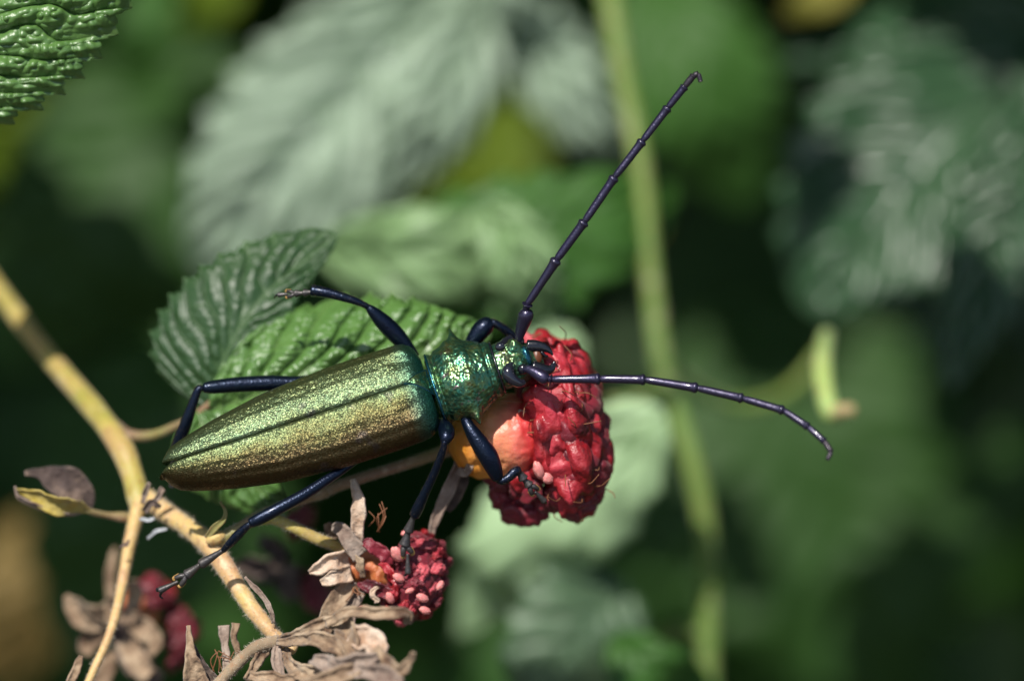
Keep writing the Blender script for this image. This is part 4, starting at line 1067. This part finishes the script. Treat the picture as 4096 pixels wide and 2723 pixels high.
# eyes: kidney shaped around the antenna sockets
tube('eye', [(2052, 1458, 1.0, 15), (2036, 1474, 1.35, 23), (2034, 1496, 1.5, 26), (2050, 1518, 1.5, 23), (2076, 1532, 1.35, 19), (2098, 1530, 1.2, 13)], M['eye'], hd, 30, 16)
tube('eye', [(1992, 1396, 0.35, 13), (2000, 1388, 0.5, 20), (2010, 1380, 0.3, 18), (2024, 1364, -0.2, 16), (2044, 1350, -0.6, 14)], M['eye'], hd, 26, 16)
# sockets
for p in ((2092, 1476, 1.35, 22), (2076, 1364, 0.0, 22)):
    V, F = ball_geo(cam(*p[:3]), p[3] / PX * np.array([1, 1, 0.8]), None, 16, 12)
    part('antenna_socket', V, F, M['black'], hd)
# mandibles
tube('mandible', [(2110, 1384, 0.0, 26), (2145, 1384, 0.0, 24), (2180, 1392, 0.05, 17), (2200, 1405, 0.1, 10), (2211, 1420, 0.1, 3)], M['black'], hd, 24, 14, flat=0.7)
tube('mandible', [(2130, 1470, 0.7, 30), (2165, 1478, 0.7, 26), (2198, 1478, 0.6, 19), (2214, 1460, 0.5, 11), (2218, 1444, 0.5, 3)], M['black'], hd, 24, 14, flat=0.7)
tube('mandible_tooth', [(2165, 1408, 0.0, 9), (2178, 1420, 0.0, 6), (2190, 1427, 0.0, 3)], M['black'], hd, 10, 8)
V, F = ball_geo(cam(2145, 1430, -0.2), np.array([26, 40, 22]) / PX, axes_from((0, 0, 1)), 16, 12, 0.1)
part('labrum', V, F, M['mouth'], hd)
V, F = ball_geo(cam(2108, 1428, 0.4), np.array([18, 46, 26]) / PX, np.array([Fv, pv, vv]), 16, 12, 0.06)
part('clypeus', V, F, M['teal'], hd)
tube('palp', [(2150, 1428, -0.4, 7), (2172, 1432, -0.5, 7), (2186, 1426, -0.5, 8), (2192, 1424, -0.5, 5)], M['mouth'], hd, 14, 8)

# antennae
def antenna(scape, joints, widths, mats):
    a = tube('antenna', scape, M['antenna'], beetle, 22, 16)
    for i in range(len(joints) - 1):
        (x0, y0, z0), (x1, y1, z1) = joints[i], joints[i + 1]
        w0, w1 = widths[i], widths[i + 1]
        f = lambda t: (x0 + (x1 - x0) * t, y0 + (y1 - y0) * t, z0 + (z1 - z0) * t)
        rows = [(*f(0.0), w0 * 0.72), (*f(0.12), w0 * 0.92), (*f(0.5), w0 * 1.0), (*f(0.85), w1 * 1.1), (*f(0.95), w1 * 1.36), (*f(1.0), w1 * 0.95)]
        tube('antenna_segment', rows, M[mats[i]], a, 18, 12)
    return a
jl = [(2102, 1238, 1.2), (2110, 1216, 1.4), (2228, 1037, 2.2), (2339, 885, 2.6), (2460, 707, 2.8), (2572, 563, 2.9), (2673, 430, 3.0), (2740, 346, 3.2), (2775, 302, 3.4), (2794, 296, 3.5), (2803, 328, 3.5)]
antenna([(2074, 1362, 0.1, 15), (2080, 1335, 0.3, 20), (2094, 1290, 0.7, 28), (2104, 1258, 1.0, 31), (2104, 1240, 1.1, 22)], jl, [15, 17, 18, 17, 16, 15.5, 15, 14, 12, 10, 8], ['antenna'] * 6 + ['antenna'] + ['antenna_tip'] * 4)
jr = [(2186, 1516, 2.0), (2208, 1517, 2.1), (2401, 1515, 2.6), (2581, 1518, 3.0), (2791, 1552, 3.6), (2973, 1593, 4.6), (3136, 1642, 5.6), (3233, 1707, 6.4), (3298, 1765, 7.0), (3325, 1806, 7.4), (3309, 1839, 7.6)]
antenna([(2094, 1478, 1.4, 13), (2115, 1477, 1.7, 17), (2150, 1495, 1.9, 24), (2176, 1512, 2.0, 27), (2190, 1518, 2.0, 20)], jr, [15, 17, 18, 17, 16.5, 16, 15, 14, 12, 10, 7], ['antenna'] * 8 + ['antenna_tip'] * 2)

# legs
def leg(femur, tibia, tarsus, tw, pads=True, claws=None):
    l = tube('leg', femur, M['leg'], beetle, 34, 18)
    if tibia:
        tube('tibia', tibia, M['leg'], l, 30, 12)
        hairs('hairs', tibia, 260, 0.16, l, M['hair_dark'], int(tibia[0][0]), 0.008)
    for i in range(len(tarsus) - 1):
        (x0, y0, z0), (x1, y1, z1) = tarsus[i], tarsus[i + 1]
        f = lambda t: (x0 + (x1 - x0) * t, y0 + (y1 - y0) * t, z0 + (z1 - z0) * t)
        w = tw[i]
        if pads and i == len(tarsus) - 3:           # two-lobed segment
            dx, dy = x1 - x0, y1 - y0; q = math.hypot(dx, dy); nx_, ny_ = -dy / q, dx / q
            for sg in (-1, 1):
                o = tube('tarsal_segment', [(x0, y0, z0, w * 0.55), (x0 + dx * .5 + sg * nx_ * w * .6, y0 + dy * .5 + sg * ny_ * w * .6, z0, w * 0.62), (x1 + sg * nx_ * w * .95, y1 + sg * ny_ * w * .95, z1, w * 0.5)], M['tarsus'], l, 12, 10)
                tube('tarsal_pad', [(x0 + dx * .5 + sg * nx_ * w * 1.1, y0 + dy * .5 + sg * ny_ * w * 1.1, z0 - .1, w * 0.3), (x1 + dx * .12 + sg * nx_ * w * 1.15, y1 + dy * .12 + sg * ny_ * w * 1.15, z1 - .1, w * 0.36), (x1 + dx * .2 + sg * nx_ * w * .6, y1 + dy * .2 + sg * ny_ * w * .6, z1 - .1, w * 0.25)], M['amber'], l, 10, 8)
        else:
            tube('tarsal_segment', [(*f(0), w * 0.55), (*f(0.25), w * 0.62), (*f(0.7), w * 0.95), (*f(0.93), w * 1.12), (*f(1.0), w * 0.8)], M['tarsus'], l, 14, 12)
    if claws:
        for rows in claws: tube('claw', rows, M['black'], l, 10, 6)
    return l
# left hind, left middle, left fore
leg([(1330, 1500, -2.6, 20), (1200, 1530, -2.6, 27), (1080, 1532, -2.5, 32), (950, 1538, -2.3, 31), (850, 1548, -2.1, 27), (815, 1551, -2.0, 20)],
    [(812, 1551, -2.0, 12), (792, 1560, -2.0, 16), (770, 1620, -2.2, 19), (745, 1690, -2.6, 24), (715, 1770, -3.2, 25), (700, 1830, -3.8, 24)],
    [(698, 1830, -3.8), (690, 1880, -4.4), (688, 1915, -4.8), (690, 1945, -5.2)], [16, 15, 13], pads=False)
leg([(1660, 1430, -2.4, 22), (1620, 1380, -2.2, 30), (1575, 1330, -1.9, 36), (1530, 1285, -1.6, 33), (1490, 1245, -1.3, 22), (1474, 1228, -1.2, 14)],
    [(1476, 1230, -1.2, 12), (1450, 1216, -1.0, 13), (1410, 1200, -0.9, 16), (1350, 1182, -0.9, 19), (1290, 1168, -1.0, 22), (1248, 1162, -1.2, 24)],
    [(1250, 1168, -1.2), (1215, 1172, -1.4), (1180, 1174, -1.6), (1150, 1176, -1.8), (1112, 1180, -2.0)], [15, 14, 13, 10], claws=[[(1118, 1178, -2, 7), (1104, 1182, -2.2, 5), (1098, 1196, -2.5, 2)]])
leg([(1870, 1400, -2.6, 22), (1895, 1360, -2.6, 32), (1925, 1320, -2.6, 38), (1950, 1298, -2.6, 34), (1968, 1288, -2.6, 22)],
    [(1962, 1288, -2.6, 16), (1985, 1296, -2.6, 16), (2020, 1318, -2.8, 18), (2050, 1345, -3.2, 19), (2075, 1375, -3.8, 18)],
    [(2075, 1375, -3.8), (2095, 1395, -4.2), (2110, 1410, -4.4)], [15, 14], pads=False)
# right hind
leg([(1470, 1800, -0.5, 18), (1400, 1855, 0.6, 18), (1320, 1910, 1.4, 20), (1220, 1975, 2.0, 23), (1120, 2030, 2.4, 25), (1040, 2072, 2.5, 25), (1000, 2092, 2.5, 20)],
    [(1008, 2090, 2.5, 13), (985, 2106, 2.4, 15), (950, 2140, 2.0, 19), (920, 2172, 1.6, 17), (892, 2200, 1.2, 12)],
    [(892, 2200, 1.2), (800, 2258, 0.8), (745, 2300, 0.5), (712, 2325, 0.4), (635, 2362, 0.2)], [19, 20, 19, 13],
    claws=[[(650, 2352, 0.3, 7), (630, 2360, 0.2, 7), (628, 2350, 0.3, 3)], [(648, 2362, 0.2, 7), (640, 2382, 0.0, 5), (652, 2392, -0.1, 3)]])
# right middle (femur seen end on)
leg([(1740, 1690, -1.6, 20), (1770, 1700, 0.0, 28), (1785, 1722, 1.6, 33), (1786, 1745, 2.4, 30), (1778, 1768, 2.7, 18)],
    [(1780, 1762, 2.7, 13), (1772, 1800, 2.4, 15), (1740, 1885, 1.6, 17), (1700, 1970, 0.8, 19), (1672, 2030, 0.2, 23), (1657, 2062, -0.1, 21)],
    [(1655, 2062, -0.1), (1632, 2125, -0.6), (1618, 2180, -0.9), (1630, 2215, -1.0), (1632, 2295, -1.2)], [19, 21, 20, 12],
    claws=[[(1632, 2280, -1.1, 8), (1622, 2298, -1.2, 6), (1612, 2300, -1.4, 3)]])
# right fore
leg([(1852, 1650, 0.2, 16), (1868, 1690, 0.8, 22), (1900, 1745, 1.0, 32), (1945, 1810, 1.0, 40), (1970, 1860, 0.8, 36), (1988, 1905, 0.5, 26), (1993, 1918, 0.4, 16)],
    [(1990, 1915, 0.4, 15), (2010, 1922, 0.4, 16), (2035, 1908, 0.3, 18), (2060, 1885, 0.2, 20), (2075, 1878, 0.0, 18)],
    [(2072, 1880, 0.0), (2095, 1915, -0.3), (2118, 1940, -0.5), (2140, 1965, -0.7), (2180, 2005, -1.2)], [19, 18, 17, 12],
    claws=[[(2170, 1996, -1.1, 8), (2182, 2004, -1.2, 6), (2184, 2014, -1.5, 3)]])
# hairs and droplets on the antennae bases
print('objects', len(bpy.data.objects))
